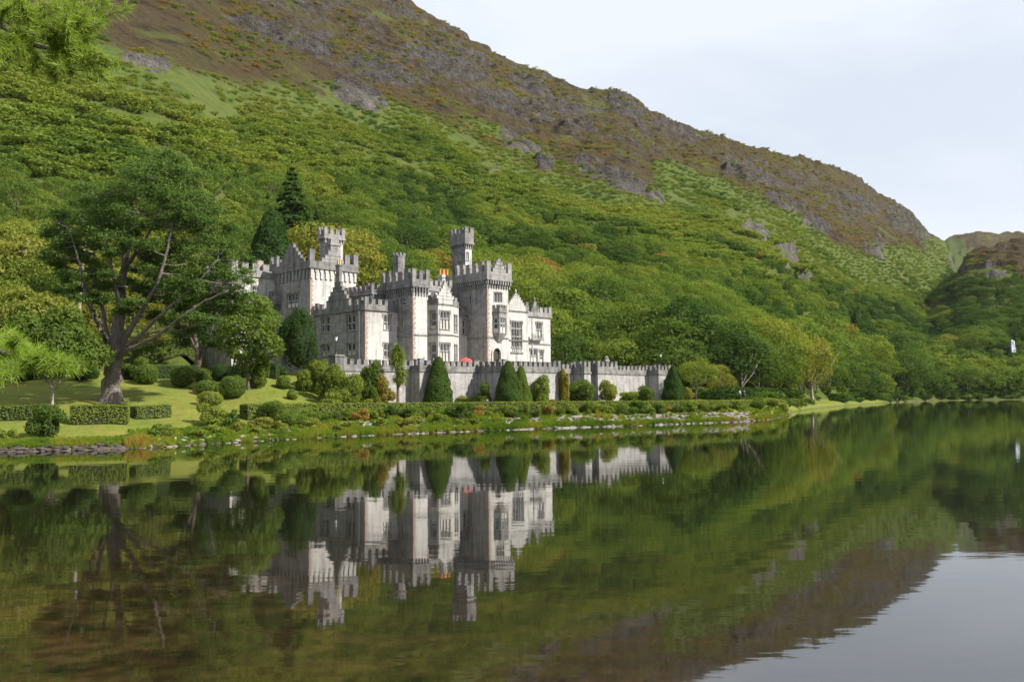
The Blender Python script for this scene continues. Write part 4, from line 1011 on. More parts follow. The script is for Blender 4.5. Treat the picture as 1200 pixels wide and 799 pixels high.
is_scrub = okl & hillmask & (qy <= fl) & (qy > bl - 8) & (rockf < np.where(qx < 400, 0.8, 0.55))
is_heath = okl & hillmask & (qy <= bl)
yard = ((qx > 188) & (qx < 226) & (qy > 356) & (qy < 440))
is_forest &= ~yard
# poisson-like thinning on a hash grid
def thin(idx, rad_of, seed):
    cells = {}; out = []
    for i in idx:
        r = rad_of(i); cs = 7.5; kx, ky = int(cx_[i]//cs), int(cD[i]//cs); ok = True
        for a in (-1, 0, 1):
            for b in (-1, 0, 1):
                for j, rj in cells.get((kx+a, ky+b), ()):
                    if (cx_[i]-cx_[j])**2 + (cD[i]-cD[j])**2 < (0.5*(r+rj))**2: ok = False; break
                if not ok: break
            if not ok: break
        if ok: cells.setdefault((kx, ky), []).append((i, r)); out.append(i)
    return np.array(out, int)
fi = thin(np.nonzero(is_forest)[0], lambda i: 7.2 - 3.6 * float(np.clip((fl[i] + 130 - qy[i]) / 130, 0, 1)), 1)
si = thin(np.nonzero(is_scrub)[0], lambda i: 2.6, 2)
hi = thin(np.nonzero(is_heath)[0][::2], lambda i: 4.2, 3)
# castle footprint in its own frame
def in_castle(x, y, pad=3.0):
    p = np.array([x, y]) - C1; u, v = p @ EU, p @ EV
    return (-15-pad < u < 63 + pad and -19 < v < 1.0) or (-2-pad < u < 43+pad and -1 < v < 15+pad) or (-17 < u < 6+pad and 10 < v < 40)
TINTZ = lambda x, y: fbm(x/38.0, y/38.0, 9.0, 3)
near = []
far = []
for i in fi:
    x, y, z = cx_[i], cD[i], cz_[i]
    if in_castle(x, y, 4.0): continue
    spur = qx[i] > interp(qy[i], [(250, 1112), (352, 1096), (405, 1172), (430, 1205)]) - 4
    up_ = np.clip((fl[i] + 130 - qy[i]) / 130, 0, 1)
    H = (15.0 if y < 300 else 13.0) * (1 - up_) + 4.6 * up_; H *= rgf.uniform(0.66, 1.12) * (1.4 if rgf.random() < 0.06 and y > 260 else 1.0)
    if qx[i] < 420 and y < 220: H *= 0.85
    tn = 0.40 + (TINTZ(x, y) - 0.5) * 0.9 + rgf.normal() * 0.08
    if qx[i] < 650 and qy[i] > 215: tn += 0.06
    if qx[i] < 220 and qy[i] > 180: tn += 0.04
    if qx[i] > 980: tn -= 0.06
    if spur: tn = 0.24 + rgf.normal() * 0.05
    kind = f'broad{rgf.integers(5)}'; u_ = rgf.random()
    if u_ < 0.12: kind = f'tall{rgf.integers(2)}'
    elif u_ < (0.40 if (ct_[i] < 0.03 and qx[i] > 860) else 0.18): kind = f'open{rgf.integers(2)}'
    elif u_ < (0.23 if not spur else 0.34): kind = f'fir{rgf.integers(2)}'; tn = rgf.uniform(0.02, 0.18); H *= 1.1
    tn = min(tn, 0.74)
    if rgf.random() < 0.022 and not spur and y > 240: tn = rgf.uniform(0.8, 0.9)
    tn = float(np.clip(tn, 0.03, 0.92))
    topy = proj(x, y, z + H)[1]
    e = [x, y, z, H, tn, kind, rgf.uniform(0, 6.28), float(qx[i]), float(topy)]
    hidden = blocked(qx[i], topy) or qx[i] < -15 or qx[i] > 1215
    (far if hidden else near).append(e)
near.sort(key=lambda e: -e[3] / e[1])
NIND = 285
far += near[NIND:]; near = near[:NIND]
def ftree(e, k):
    x, y, z, H, tn, kind, rz = e[:7]
    g = 'trees of the wooded hillside behind the castle and along the far shore'
    if kind.startswith('fir'): lab = 'dark pointed fir among the rounded trees of the wooded hillside'; nm = 'fir_tree'
    elif tn > 0.78: lab = 'orange tinged broadleaf tree turning to autumn on the wooded hillside'; nm = 'broadleaf_tree'
    elif tn > 0.56: lab = 'yellow green broadleaf tree on the wooded hillside'; nm = 'broadleaf_tree'
    elif tn > 0.34: lab = 'mid green broadleaf tree on the wooded hillside'; nm = 'broadleaf_tree'
    else: lab = 'deep green broadleaf tree on the wooded hillside'; nm = 'broadleaf_tree'
    tree(nm, kind, x, y, z - 0.3, H, rz, tn, lab, 'tree', g, wide=1.12 if not kind.startswith('fir') else 1.0)
for k, e in enumerate(near): ftree(e, k)

# ---- geometry-node scatter for what nobody could count
def scatter(name, pts, protos, label, kind='stuff'):
    """pts rows: x y z scale rot tint idx widthscale"""
    A_ = np.array(pts, np.float32)
    me = bpy.data.meshes.new(name + '_points'); me.vertices.add(len(A_)); me.vertices.foreach_set('co', A_[:, :3].ravel())
    for nm, ci in (('scl', 3), ('rot', 4), ('tint', 5), ('wid', 7)):
        a = me.attributes.new(nm, 'FLOAT', 'POINT'); a.data.foreach_set('value', np.ascontiguousarray(A_[:, ci]))
    a = me.attributes.new('idx', 'INT', 'POINT'); a.data.foreach_set('value', A_[:, 6].astype(np.int32))
    o = link(name, me); tag(o, label, None, None, kind)
    cl = bpy.data.collections.new(name + '_kinds')
    for j, pm in enumerate(protos):
        po = bpy.data.objects.new(f'{name}_kind_{j:02d}', pm); cl.objects.link(po)
    ng = bpy.data.node_groups.new(name + '_scatter', 'GeometryNodeTree')
    ng.interface.new_socket('Geometry', in_out='INPUT', socket_type='NodeSocketGeometry'); ng.interface.new_socket('Geometry', in_out='OUTPUT', socket_type='NodeSocketGeometry')
    n_ = ng.nodes.new; l_ = ng.links.new
    gi, go = n_('NodeGroupInput'), n_('NodeGroupOutput'); iop = n_('GeometryNodeInstanceOnPoints'); m2p = n_('GeometryNodeMeshToPoints')
    ci = n_('GeometryNodeCollectionInfo'); ci.inputs['Collection'].default_value = cl; ci.inputs['Separate Children'].default_value = True; ci.inputs['Reset Children'].default_value = True
    def at_(nm, tp='FLOAT'):
        q = n_('GeometryNodeInputNamedAttribute'); q.data_type = tp; q.inputs['Name'].default_value = nm; return q.outputs[0]
    iop.inputs['Pick Instance'].default_value = True
    l_(gi.outputs[0], m2p.inputs[0]); l_(m2p.outputs[0], iop.inputs['Points']); l_(ci.outputs[0], iop.inputs['Instance']); l_(at_('idx', 'INT'), iop.inputs['Instance Index'])
    cx = n_('ShaderNodeCombineXYZ'); l_(at_('rot'), cx.inputs[2]); e2r = n_('FunctionNodeEulerToRotation'); l_(cx.outputs[0], e2r.inputs[0]); l_(e2r.outputs[0], iop.inputs['Rotation'])
    mu = n_('ShaderNodeMath'); mu.operation = 'MULTIPLY'; l_(at_('scl'), mu.inputs[0]); l_(at_('wid'), mu.inputs[1])
    cs = n_('ShaderNodeCombineXYZ'); l_(mu.outputs[0], cs.inputs[0]); l_(mu.outputs[0], cs.inputs[1]); l_(at_('scl'), cs.inputs[2]); l_(cs.outputs[0], iop.inputs['Scale'])
    l_(iop.outputs[0], go.inputs[0])
    md = o.modifiers.new('scatter', 'NODES'); md.node_group = ng
    return o
KN = ['broad0', 'broad1', 'broad2', 'broad3', 'broad4', 'tall0', 'tall1', 'open0', 'open1', 'fir0', 'fir1']
far_protos = []
for i in range(5):
    V, C = broadleaf(140+i, 10, 9.5, 0.10, 22, 1900, 0.42, 'round', 0.25); far_protos.append(np_mesh(f'far_broad{i}', V, quads(V), [M_leaf]))
for i in range(2):
    V, C = broadleaf(150+i, 10, 6.4, 0.06, 18, 1500, 0.38, 'tall', 0.27); far_protos.append(np_mesh(f'far_tall{i}', V, quads(V), [M_leaf]))
for i in range(2):
    V, C = broadleaf(155+i, 10, 8.5, 0.2, 14, 1300, 0.42, 'round', 0.26); far_protos.append(np_mesh(f'far_open{i}', V, quads(V), [M_leaf]))
for i in range(2):
    V = conifer(160+i, 10, 5.4, 14, 0.42, 0.22, 22); far_protos.append(np_mesh(f'far_fir{i}', V, quads(V), [M_leaf]))
scatter('hillside_wood', [[e[0], e[1], e[2]-0.6, e[3]/10, e[6], e[4], KN.index(e[5]), 1.15] for e in far], far_protos, 'dense mixed woodland covering the upper hillside above the individual trees')
sp = []
rgs = np.random.default_rng(5)
for i in range(4):
    V = loose_bush(200+i, 5.2, 2.0, 720, 0.26, 13); sp.append(np_mesh(f'scrub_{i}', V, quads(V), [M_leaf]))
for i in range(2):
    V = loose_bush(210+i, 3.6, 1.1, 380, 0.20, 7); sp.append(np_mesh(f'heath_{i}', V, quads(V), [M_leaf]))
pts = []
for i in si:
    dens = TINTZ(cx_[i]*1.7+500, cD[i]*1.7)
    if dens < 0.35 + 0.10 * (vnoise(cx_[i]/17, cD[i]/17, 8.0) - 0.5): continue
    tn = float(np.clip(0.50 + (TINTZ(cx_[i], cD[i]) - 0.5) * 0.7 + rgs.normal()*0.05, 0.2, 0.66))
    edge = np.clip((qy[i] - bl[i]) / 50, 0.55, 1.25)
    pts.append([cx_[i], cD[i], cz_[i]-0.35, rgs.uniform(0.6, 1.6) * edge, rgs.uniform(0, 6.28), tn, rgs.integers(4), rgs.uniform(1.0, 1.4)])
scatter('hillside_scrub', pts, sp[:4], 'low green scrub and bracken above the woodland')
rk = []
rgr = np.random.default_rng(8)
for i in np.nonzero(okl & hillmask & (ct_ > 0.15) & (ct_ < 1.0) & ((rockf > 0.3) | is_heath))[0]:
    pr_k = (0.035 * (rockf[i] > 0.42) + 0.012 * (rockf[i] > 0.3)) * (ct_[i] > 0.3) * (0.35 + 1.3 * (vnoise(cx_[i]/14 + cD[i]/30, cz_[i]/7, 2.0) > 0.5)) + (0.006 if is_heath[i] and vnoise(cx_[i]/26, cD[i]/26, 5.0) > 0.60 else 0.0)
    if rgr.random() > pr_k: continue
    big = rgr.random()**3
    rk.append([cx_[i], cD[i], cz_[i] - 0.7 - 0.9*big, 1.9 + 4.0*big, rgr.normal()*0.5 - 0.5, rgr.uniform(0.0, 0.9), rgr.integers(6), rgr.uniform(0.9, 1.6)])
pts = []
for i in hi:
    if TINTZ(cx_[i]*1.3+900, cD[i]*1.3) < 0.44 or ct_[i] > 1.0: continue
    pts.append([cx_[i], cD[i], cz_[i]-0.15 + (0.8 if rockf[i] > 0.4 else 0), rgs.uniform(0.6, 1.5), rgs.uniform(0, 6.28), float(rgs.choice([0.35, 0.55, 0.74, 0.86, 0.93])), rgs.integers(2), rgs.uniform(0.9, 1.5)])
scatter('mountain_heather', pts, sp[4:], 'scattered tufts of gorse and heather on the brown upper slopes')

# ================================================================== the garden and shore: single trees and shrubs
def fol(name, me, x, y, z, tint, label, cat, rz=None, sc_=1.0, group=None):
    """a shrub: one foliage mesh and a short stem under an empty"""
    r = empty(name, (x, y, z), random.uniform(0, 6.28) if rz is None else rz, label, cat, group)
    c = link('foliage', me, r); c['tint'] = float(min(0.95, tint + 0.08)); c.scale = (sc_, sc_, sc_) if isinstance(sc_, (int, float)) else sc_
    return r
def needles_pad(C, RD, n, size, rg, up=0.5):
    """flat cloud of needle tufts"""
    k = rg.integers(len(C), size=n); d = unit(n, rg); P = C[k] + d * RD[k] * np.minimum(1.5, np.abs(rg.normal(size=n))*0.62 + 0.12)[:, None]
    nr = d * 0.6 + rg.normal(size=(n, 3)) * 0.7 + [0, 0, up]
    return leaves_at(P, nr, size, rg, 0.28)
def pine(name, limbs, pads, D0, label, seed, pad_r=2.4, n_per=620, size=0.20, tint=0.35, bark=None, zb=None, twig=0.10, flat=0.34, spread=5.0):
    """limbs: list of ([(px,py,dD)...], r0, r1); pads: list of (px,py[,scale[,dD]]) -- real positions at depth D0 + dD"""
    rg = np.random.default_rng(seed)
    b = at(limbs[0][0][0][0], limbs[0][0][0][1], D0); base = np.array([b[0], b[1], ground(b[0], b[1]) - 0.15])
    root = empty(name, tuple(base), 0, label, 'tree')
    mb = MB(); nodes = []
    for li, (pl, r0, r1) in enumerate(limbs):
        pts = []
        for (px, py, dd) in pl: pts.append(at(px, py, D0 + dd) - base)
        if li == 0: pts[0] = np.array([0, 0, -0.4])
        # subdivide with a slight wander
        P = []
        for a_, b_ in zip(pts[:-1], pts[1:]):
            for q in range(4): P.append(a_ + (b_ - a_) * q / 4)
        P.append(pts[-1]); P = np.array(P)
        Ps = P.copy(); Ps[1:-1] = (P[:-2] + 2*P[1:-1] + P[2:]) / 4; P = Ps
        L = len(P); P[2:-1] += rg.normal(size=(L-3, 3)) * 0.07 * min(1.0, r0*2)
        rr = [r0 + (r1 - r0) * (i / (L-1))**0.8 for i in range(L)]
        if li == 0: rr[0] *= 1.45; rr[1] *= 1.18
        mb.tube(P, rr, 9 if r0 > 0.3 else 6)
        for p_, q_ in zip(P[L//4 if li else L//2:], rr[L//4 if li else L//2:]): nodes.append((p_, q_))
    NP = np.array([n_[0] for n_ in nodes]); C = []; RD = []
    for pd in pads:
        px, py = pd[:2]; k = pd[2] if len(pd) > 2 else 1.0; dd = pd[3] if len(pd) > 3 else rg.uniform(-spread, spread)
        c = at(px, py, D0 + dd) - base
        dist = np.linalg.norm(NP - c, axis=1) + np.maximum(0, NP[:, 2] - c[2] + 0.3) * 1.5
        j = int(np.argmin(dist)); a_ = NP[j]; mid = a_ * 0.45 + c * 0.55 + [0, 0, -0.25]
        mb.tube([a_, mid, c + [0, 0, -0.1]], [min(nodes[j][1]*0.7, twig*1.5), twig, 0.03], 5)
        for q in range(4):
            o = rg.normal(size=3) * [pad_r*0.45*k, pad_r*0.45*k, pad_r*0.14*k]
            C.append(c + o); RD.append(np.array([pad_r*0.62, pad_r*0.62, pad_r*flat*0.62]) * k * rg.uniform(0.75, 1.15))
            mb.tube([mid, (mid+c+o)/2 + [0, 0, -0.06], c + o], [twig*0.6, twig*0.4, 0.02], 4)
    mb.build('trunk', bark or M_bark_red, root, smooth=True)
    V = needles_pad(np.array(C), np.array(RD), n_per * len(pads), size, rg)
    c = link('crown', np_mesh('pine_crown', V, quads(V), [M_needle]), root); c['tint'] = tint
    return root
bx, by, bz = hit(130, 470); DP = by
big_limbs = [
    ([(130, 470, 0), (131, 448, 0), (133, 425, 0), (137, 400, 0), (141, 372, 0), (142, 345, 0.5), (146, 310, 0.5), (151, 272, 1), (157, 235, 1), (172, 200, 1)], 1.22, 0.08),
    ([(132, 425, 0), (124, 398, -1), (112, 372, -2), (101, 352, -3), (97, 325, -3), (90, 295, -4), (80, 268, -4)], 0.40, 0.05),
    ([(134, 420, 0), (123, 385, 2), (118, 350, 3), (110, 310, 4), (111, 262, 5)], 0.36, 0.08),
    ([(138, 410, 0), (152, 388, -1), (168, 362, -2), (186, 330, -3), (196, 290, -3), (205, 245, -3), (212, 215, -3)], 0.38, 0.06),
    ([(137, 418, 0), (158, 400, -2), (176, 380, -3), (200, 358, -4), (228, 335, -5), (255, 305, -5)], 0.34, 0.05),
    ([(137, 421, 0), (152, 409, -3), (170, 401, -4), (186, 392, -5), (212, 372, -6), (240, 352, -6), (268, 340, -6)], 0.32, 0.05),
    ([(140, 400, 0), (156, 380, 2), (178, 345, 3), (200, 318, 4), (230, 290, 5), (248, 262, 5)], 0.30, 0.05),
    ([(142, 365, 0), (135, 335, -2), (128, 300, -3), (120, 270, -3), (112, 238, -3)], 0.30, 0.05),
    ([(146, 315, 0), (160, 295, -2), (178, 268, -3), (190, 235, -3), (196, 205, -3)], 0.28, 0.05),
    ([(152, 270, 1), (140, 245, 2), (132, 222, 2)], 0.20, 0.05),
    ([(137, 412, 0), (165, 392, 1), (188, 388, 1), (212, 387, 1), (236, 380, 1)], 0.2, 0.04)]
big_pads = [(170, 190, 1.0), (190, 182, 1.0), (152, 203, .9), (213, 200, 1.0), (236, 212, 1.0), (176, 206, 1.), (200, 214, 1.), (132, 222, .9), (112, 232, .9), (224, 232, 1.), (245, 230, .9), (160, 230, .9), (187, 236, 1.),
            (95, 250, .8), (78, 262, .8), (120, 252, .8), (142, 252, .8), (210, 252, .9), (236, 254, .9), (252, 262, .8), (100, 275, .8), (175, 262, .8), (70, 288, .7), (205, 280, .8), (232, 285, .8), (256, 290, .8),
            (88, 300, .6), (185, 300, .6), (218, 308, .7), (246, 312, .8), (270, 318, .7), (120, 290, .55), (198, 335, .55), (228, 335, .7), (258, 338, .8), (276, 350, .6), (240, 358, .6), (214, 358, .5), (262, 300, .6), (150, 285, .5), (64, 272, .5), (180, 205, .8), (206, 190, .7), (225, 205, .8), (140, 235, .8), (165, 215, .9), (185, 222, .9), (215, 240, .8), (240, 245, .8), (195, 258, .8), (150, 268, .7), (128, 275, .7), (105, 262, .7), (222, 268, .8), (246, 276, .8), (168, 285, .6), (198, 292, .6), (82, 282, .7), (100, 295, .6), (208, 318, .6), (236, 325, .6), (262, 326, .7), (180, 318, .5), (160, 312, .45), (282, 332, .5), (250, 348, .6), (225, 350, .6), (200, 352, .5), (75, 310, .5), (110, 315, .45), (92, 325, .5), (125, 318, .5), (148, 330, .45), (170, 335, .5), (190, 345, .45), (215, 345, .5), (252, 362, .5), (230, 372, .45), (268, 362, .5), (140, 295, .5), (175, 300, .5), (212, 300, .6), (115, 240, .7), (200, 230, .8), (230, 258, .8), (60, 252, .6), (70, 276, .7), (86, 286, .7), (102, 308, .6), (64, 300, .6), (80, 322, .6), (112, 332, .5), (90, 238, .7), (106, 222, .7), (185, 328, .5), (202, 342, .5), (222, 338, .55), (236, 368, .5), (256, 374, .5), (172, 345, .45), (158, 352, .4), (135, 262, .7), (150, 245, .8), (100, 350, .5), (84, 342, .5), (150, 362, .45), (178, 368, .5), (120, 352, .5), (202, 374, .5), (165, 334, .5), (220, 388, .45), (192, 312, .6), (130, 335, .5)]
pine('pine_tree', big_limbs, big_pads, DP, 'huge old spreading pine with a thick furrowed trunk standing on the lawn', 3, 3.3, 1350, 0.17, 0.66, None, flat=0.50)
bx2, by2, bz2 = hit(236, 440)
pine('pine_tree', [([(232, 440, 0), (231, 418, 0), (229, 395, 0), (226, 370, 0), (224, 352, 0)], 0.42, 0.1), ([(232, 430, 0), (240, 410, 1), (247, 392, 1), (252, 372, 1)], 0.32, 0.08), ([(230, 410, 0), (220, 390, -1), (212, 372, -1)], 0.2, 0.06)],
     [(224, 348, 1), (256, 352, 1), (270, 362, .9), (276, 380, .8), (212, 370, 1), (240, 360, 1.1), (254, 372, 1.), (232, 378, 1.), (216, 388, .9), (248, 388, 1.), (262, 385, .8), (205, 392, .6), (235, 400, .8), (258, 402, .7), (222, 402, .7)], by2, 'dark low pine with two leaning stems behind the ball shrubs', 8, 2.5, 1100, 0.2, 0.36, M_bark, flat=0.5)
# weathered pines with pale trunks at the left edge
for (a_, b_, dp, sd, lab) in ((18, 372, 150, 21, 'thin pale trunked pine at the far left edge behind the lawn'), (92, 352, 132, 22, 'pale half dead pine leaning behind the huge pine')):
    pine('pine_tree', [([(a_, b_, 0), (a_+3, b_-35, 0), (a_+8, b_-65, 0), (a_+16, b_-90, 0)], 0.36, 0.1), ([(a_+4, b_-40, 0), (a_-6, b_-62, 1), (a_-10, b_-85, 1)], 0.2, 0.05)],
         [(a_+16, b_-95, 1), (a_+4, b_-82, .9), (a_-10, b_-90, .9), (a_+26, b_-78, .8), (a_-18, b_-72, .7), (a_+30, b_-60, .6), (a_-5, b_-66, .6)], dp, lab, sd, 2.0, 380, 0.24, 0.42, M_barkpale)

def single(name, kind, px, pyb, pyt, tint, label, wide=1.0, D=None, cat='tree', rz=0.7):
    if D is None: x, y, z = hit(px, pyb)
    else: p = at(px, pyb, D); x, y = p[0], p[1]; z = ground(x, y)
    H = at(px, pyt, y)[2] - z
    return tree(name, kind, x, y, z - 0.1, H, rz, tint, label, cat, None, wide)
V = cone_bush(310, 10, 5.2, 16000, 0.17, 0.5); mb = MB(); mb.tube([(0, 0, -0.5), (0, 0, 5), (0.05, 0, 9.0)], [0.24, 0.15, 0.03], 7); reg('cypress', V, mb, M_bark)
# special garden crowns
V, C = broadleaf(301, 10, 9.6, 0.14, 34, 22000, 0.17, 'round', 0.17); reg('gardenA', V, trunk_mb(10, 0.17, C, 3, 8, (0.6, 0)), M_barkpale)
V, C = broadleaf(302, 10, 7.2, 0.02, 36, 24000, 0.17, 'tall', 0.22); reg('gardenB', V, trunk_mb(10, 0.2, C, 4), M_bark)
V, C = broadleaf(303, 10, 8.4, 0.26, 20, 9000, 0.15, 'round', 0.24); reg('gardenC', V, trunk_mb(10, 0.28, C, 5), M_bark)
V, C = broadleaf(304, 10, 9.5, 0.02, 26, 9000, 0.16, 'tall', 0.24); reg('gardenD', V, trunk_mb(10, 0.2, C, 6), M_bark)
single('broadleaf_tree', 'gardenA', 60, 479, 357, 0.40, 'pale green rounded tree with a thin leaning trunk above the dark bank bush', 0.93)
single('broadleaf_tree', 'gardenB', 292, 456, 342, 0.46, 'light green leafy tree left of the dark yew in front of the castle', 0.95)
single('small_tree', 'gardenC', 816, 466.5, 420, 0.58, 'small bright green round tree on a short trunk beside the wall end', 1.05, 162)
single('small_tree', 'gardenD', 845, 466, 428, 0.76, 'golden bushy tree right of the small round green tree', 0.9, 172)
single('broadleaf_tree', 'tall0', 808, 460, 349, 0.16, 'tall dark green tree rising behind the wall end', 1.1, 196)
single('broadleaf_tree', 'tall1', 772, 455, 365, 0.26, 'dark green tree behind the terrace wall left of the tallest tree', 1.1, 208)
single('broadleaf_tree', 'broad1', 742, 450, 358, 0.74, 'olive gold tree behind the middle of the terrace wall', 0.8, 215)
single('broadleaf_tree', 'broad2', 690, 455, 372, 0.3, 'spreading green tree just right of the castle end', 0.9, 205)
single('broadleaf_tree', 'broad3', 722, 446, 402, 0.5, 'low green tree whose top shows over the terrace wall', 1.3, 196)
single('broadleaf_tree', 'broad0', 664, 450, 390, 0.22, 'dark tree tucked against the right end of the castle', 0.9, 190)
for k_, (px, pyt, tn, D_) in enumerate(((868, 385, .34, 205), (893, 375, .62, 218), (915, 378, .70, 232), (938, 392, .74, 240), (890, 405, .3, 208), (925, 420, .5, 232), (855, 400, .28, 200), (905, 412, .42, 214))):
    single('broadleaf_tree', f'broad{k_ % 5}', px, 463, pyt, tn, ['dark green tree leaning over the path right of the golden tree', 'tall olive green tree above the far end of the hedge', 'yellowish tree behind the promontory hedge end', 'tall orange tipped tree at the start of the far lawn', 'low dark tree overhanging the far hedge', 'rounded green tree above the promontory tip', 'dark tree just behind the golden tree', 'mid green tree shading the white notice board'][k_], 0.85, D_, rz=k_*1.3)
single('cypress_tree', 'cypress', 318, 345, 246, 0.20, 'dense dark conical conifer rising behind the rear castle wing', 1.0, 182)
single('spruce_tree', 'fir1', 342, 330, 194, 0.16, 'very tall dark spruce standing behind the rear castle tower', 1.25, 218)
single('broadleaf_tree', 'broad4', 285, 345, 262, 0.3, 'green tree left of the dark conical conifer', 0.9, 200)
single('broadleaf_tree', 'broad2', 398, 330, 272, 0.80, 'autumn gold tree behind the small rear turret', 1.0, 214)
single('broadleaf_tree', 'broad1', 372, 330, 268, 0.72, 'yellow green tree between the spruce and the rear turret', 1.0, 205)
for k_, (px, pyt, tn, D_) in enumerate(((30, 300, .5, 142), (62, 325, .3, 138), (5, 330, .5, 136), (168, 330, .3, 150), (215, 320, .35, 165), (250, 318, .5, 172), (100, 335, .22, 140), (140, 345, .2, 146), (38, 352, .24, 131))):
    single('broadleaf_tree', f'broad{k_ % 5}', px, 400, pyt, tn, ['yellow green tree at the left edge behind the pale trunked pine', 'green tree behind the pale green rounded tree', 'bushy tree cut by the left edge of the picture', 'green tree seen through the limbs of the huge pine', 'green tree behind the right limbs of the huge pine', 'light tree between the huge pine and the castle', 'dark tree left of the huge pine trunk', 'dark undergrowth tree right behind the huge pine trunk', 'low dark tree behind the foreground pine bough'][k_], 0.9, D_, rz=k_)

# clipped and loose shrubs
def yew_mesh(seed, W, H):
    rg = np.random.default_rng(seed); C = []; RD = []
    for i in range(26):
        a = rg.uniform(0, 6.28); q = rg.uniform(0.12, 0.34); C.append([math.cos(a)*W*q, math.sin(a)*W*q, H*rg.uniform(0.25, 0.72)]); RD.append([W*0.12, W*0.12, H*rg.uniform(0.16, 0.26)])
    C.append([0, 0, H*0.5]); RD.append([W*0.36, W*0.36, H*0.44])
    return blob_leaves(np.array(C), np.array(RD), 18000, 0.14, rg, 0.5, 0.5, 0.2)
def bush(kind, px, pyb, wpx, hpx, tint, label, name='round_shrub', cat='shrub', seed=None, D=None, group=None):
    if D is None: x, y, z = hit(px, pyb)
    else: p = at(px, pyb, D); x, y = p[0], p[1]; z = ground(x, y)
    W = wpx * y / FPX; H = (hpx) * y / FPX
    if D is not None: H = max(0.5, at(px, pyb - hpx, y)[2] - z)
    seed = seed or int(px * 7 + pyb)
    nlf = int(np.clip(W * H * 520, 1500, 14000))
    if kind == 'ball': V = ball_bush(seed, W, H, nlf, 0.085); me = with_core(V, M_leaf, W, H)
    elif kind == 'loose': V = loose_bush(seed, W, H, nlf, 0.12, 13); me = with_core(V, M_leaf, W*0.62, H*0.7, H*0.36)
    elif kind == 'cone': V = cone_bush(seed, H, W, int(nlf*1.3), 0.11); me = with_core(V, M_leaf, W*0.75, H*0.9, H*0.42)
    elif kind == 'yew': V = yew_mesh(seed, W, H); me = with_core(V, M_leaf, W*0.8, H*0.9, H*0.48)
    return fol(name, me, x, y, z - 0.06, tint, label, cat, None, 1.0, group)
for a in [
    ('yew', 350, 441, 54, 84, 0.08, 'big dark rounded yew in front of the castle left wing', 'yew_bush'),
    ('ball', 172, 450, 27, 24, 0.34, 'clipped round shrub nearest the huge pine trunk'),
    ('ball', 213, 453.5, 27, 24, 0.37, 'clipped round shrub in the middle of the row under the dark pine'),
    ('ball', 237, 448, 19, 17, 0.30, 'small clipped shrub between the two larger round shrubs under the dark pine'),
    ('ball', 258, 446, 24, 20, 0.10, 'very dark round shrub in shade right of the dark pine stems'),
    ('ball', 272, 466.5, 30, 27, 0.28, 'largest clipped ball shrub with flat top on the upper lawn'),
    ('ball', 243, 463, 26, 18, 0.36, 'topmost of the three low mounds stepping down the lawn'),
    ('ball', 246, 476, 28, 18, 0.54, 'middle yellowish mound of the three stepping down the lawn'),
    ('loose', 250, 500, 34, 27, 0.52, 'lowest and widest mound by the shore with yellow green leaves', 'mound_shrub'),
    ('loose', 270, 501, 22, 22, 0.26, 'dark shrub touching the lowest mound near the shore', 'mound_shrub'),
    ('ball', 332, 455.5, 17, 16, 0.42, 'small round shrub below the yew on the lawn slope'),
    ('ball', 343, 468, 13, 12, 0.48, 'tiny round shrub alone on the lawn slope'),
    ('loose', 302, 455, 28, 34, 0.36, 'upright grey green shrub at the foot of the light green tree', 'leafy_shrub'),
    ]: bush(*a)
for a, D_ in [
    (('loose', 372, 446, 26, 26, 0.56, 'yellow green shrub right of the yew foot', 'leafy_shrub'), 121),
    (('loose', 387, 458, 30, 32, 0.44, 'bright shrub at the foot of the lamp pier', 'leafy_shrub'), 116.5),
    (('loose', 408, 474, 46, 42, 0.46, 'broad glossy green shrub at the left end of the terrace wall', 'leafy_shrub'), 113.5),
    (('loose', 391, 474, 34, 15, 0.58, 'low yellow green shrub in front of the broad glossy one', 'leafy_shrub'), 110.5),
    (('loose', 356, 450, 18, 16, 0.50, 'small light shrub below the yew at its right', 'leafy_shrub'), 119),
    (('loose', 325, 448, 24, 18, 0.20, 'dark shrub between the grey green shrub and the yew', 'leafy_shrub'), 124),
    (('loose', 432, 474, 26, 9, 0.64, 'very low yellow shrub right of the broad glossy one', 'leafy_shrub'), 113.5),
    (('loose', 162, 436, 30, 17, 0.34, 'spreading green shrub behind the huge pine trunk on its right', 'leafy_shrub'), 118),
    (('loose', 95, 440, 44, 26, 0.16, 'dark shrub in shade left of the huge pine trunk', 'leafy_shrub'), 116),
    (('loose', 30, 444, 50, 24, 0.20, 'dark shrub behind the left lawn at the picture edge', 'leafy_shrub'), 114),
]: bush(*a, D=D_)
DW = lambda px: float(np.interp(px, [431, 447, 487, 514, 545, 568, 596, 611, 634, 661, 680, 714, 738, 756, 790], [119.5, 121, 121.5, 126, 130, 128.5, 128, 130, 133.5, 138.5, 146.5, 147.5, 157, 158, 160.5]))
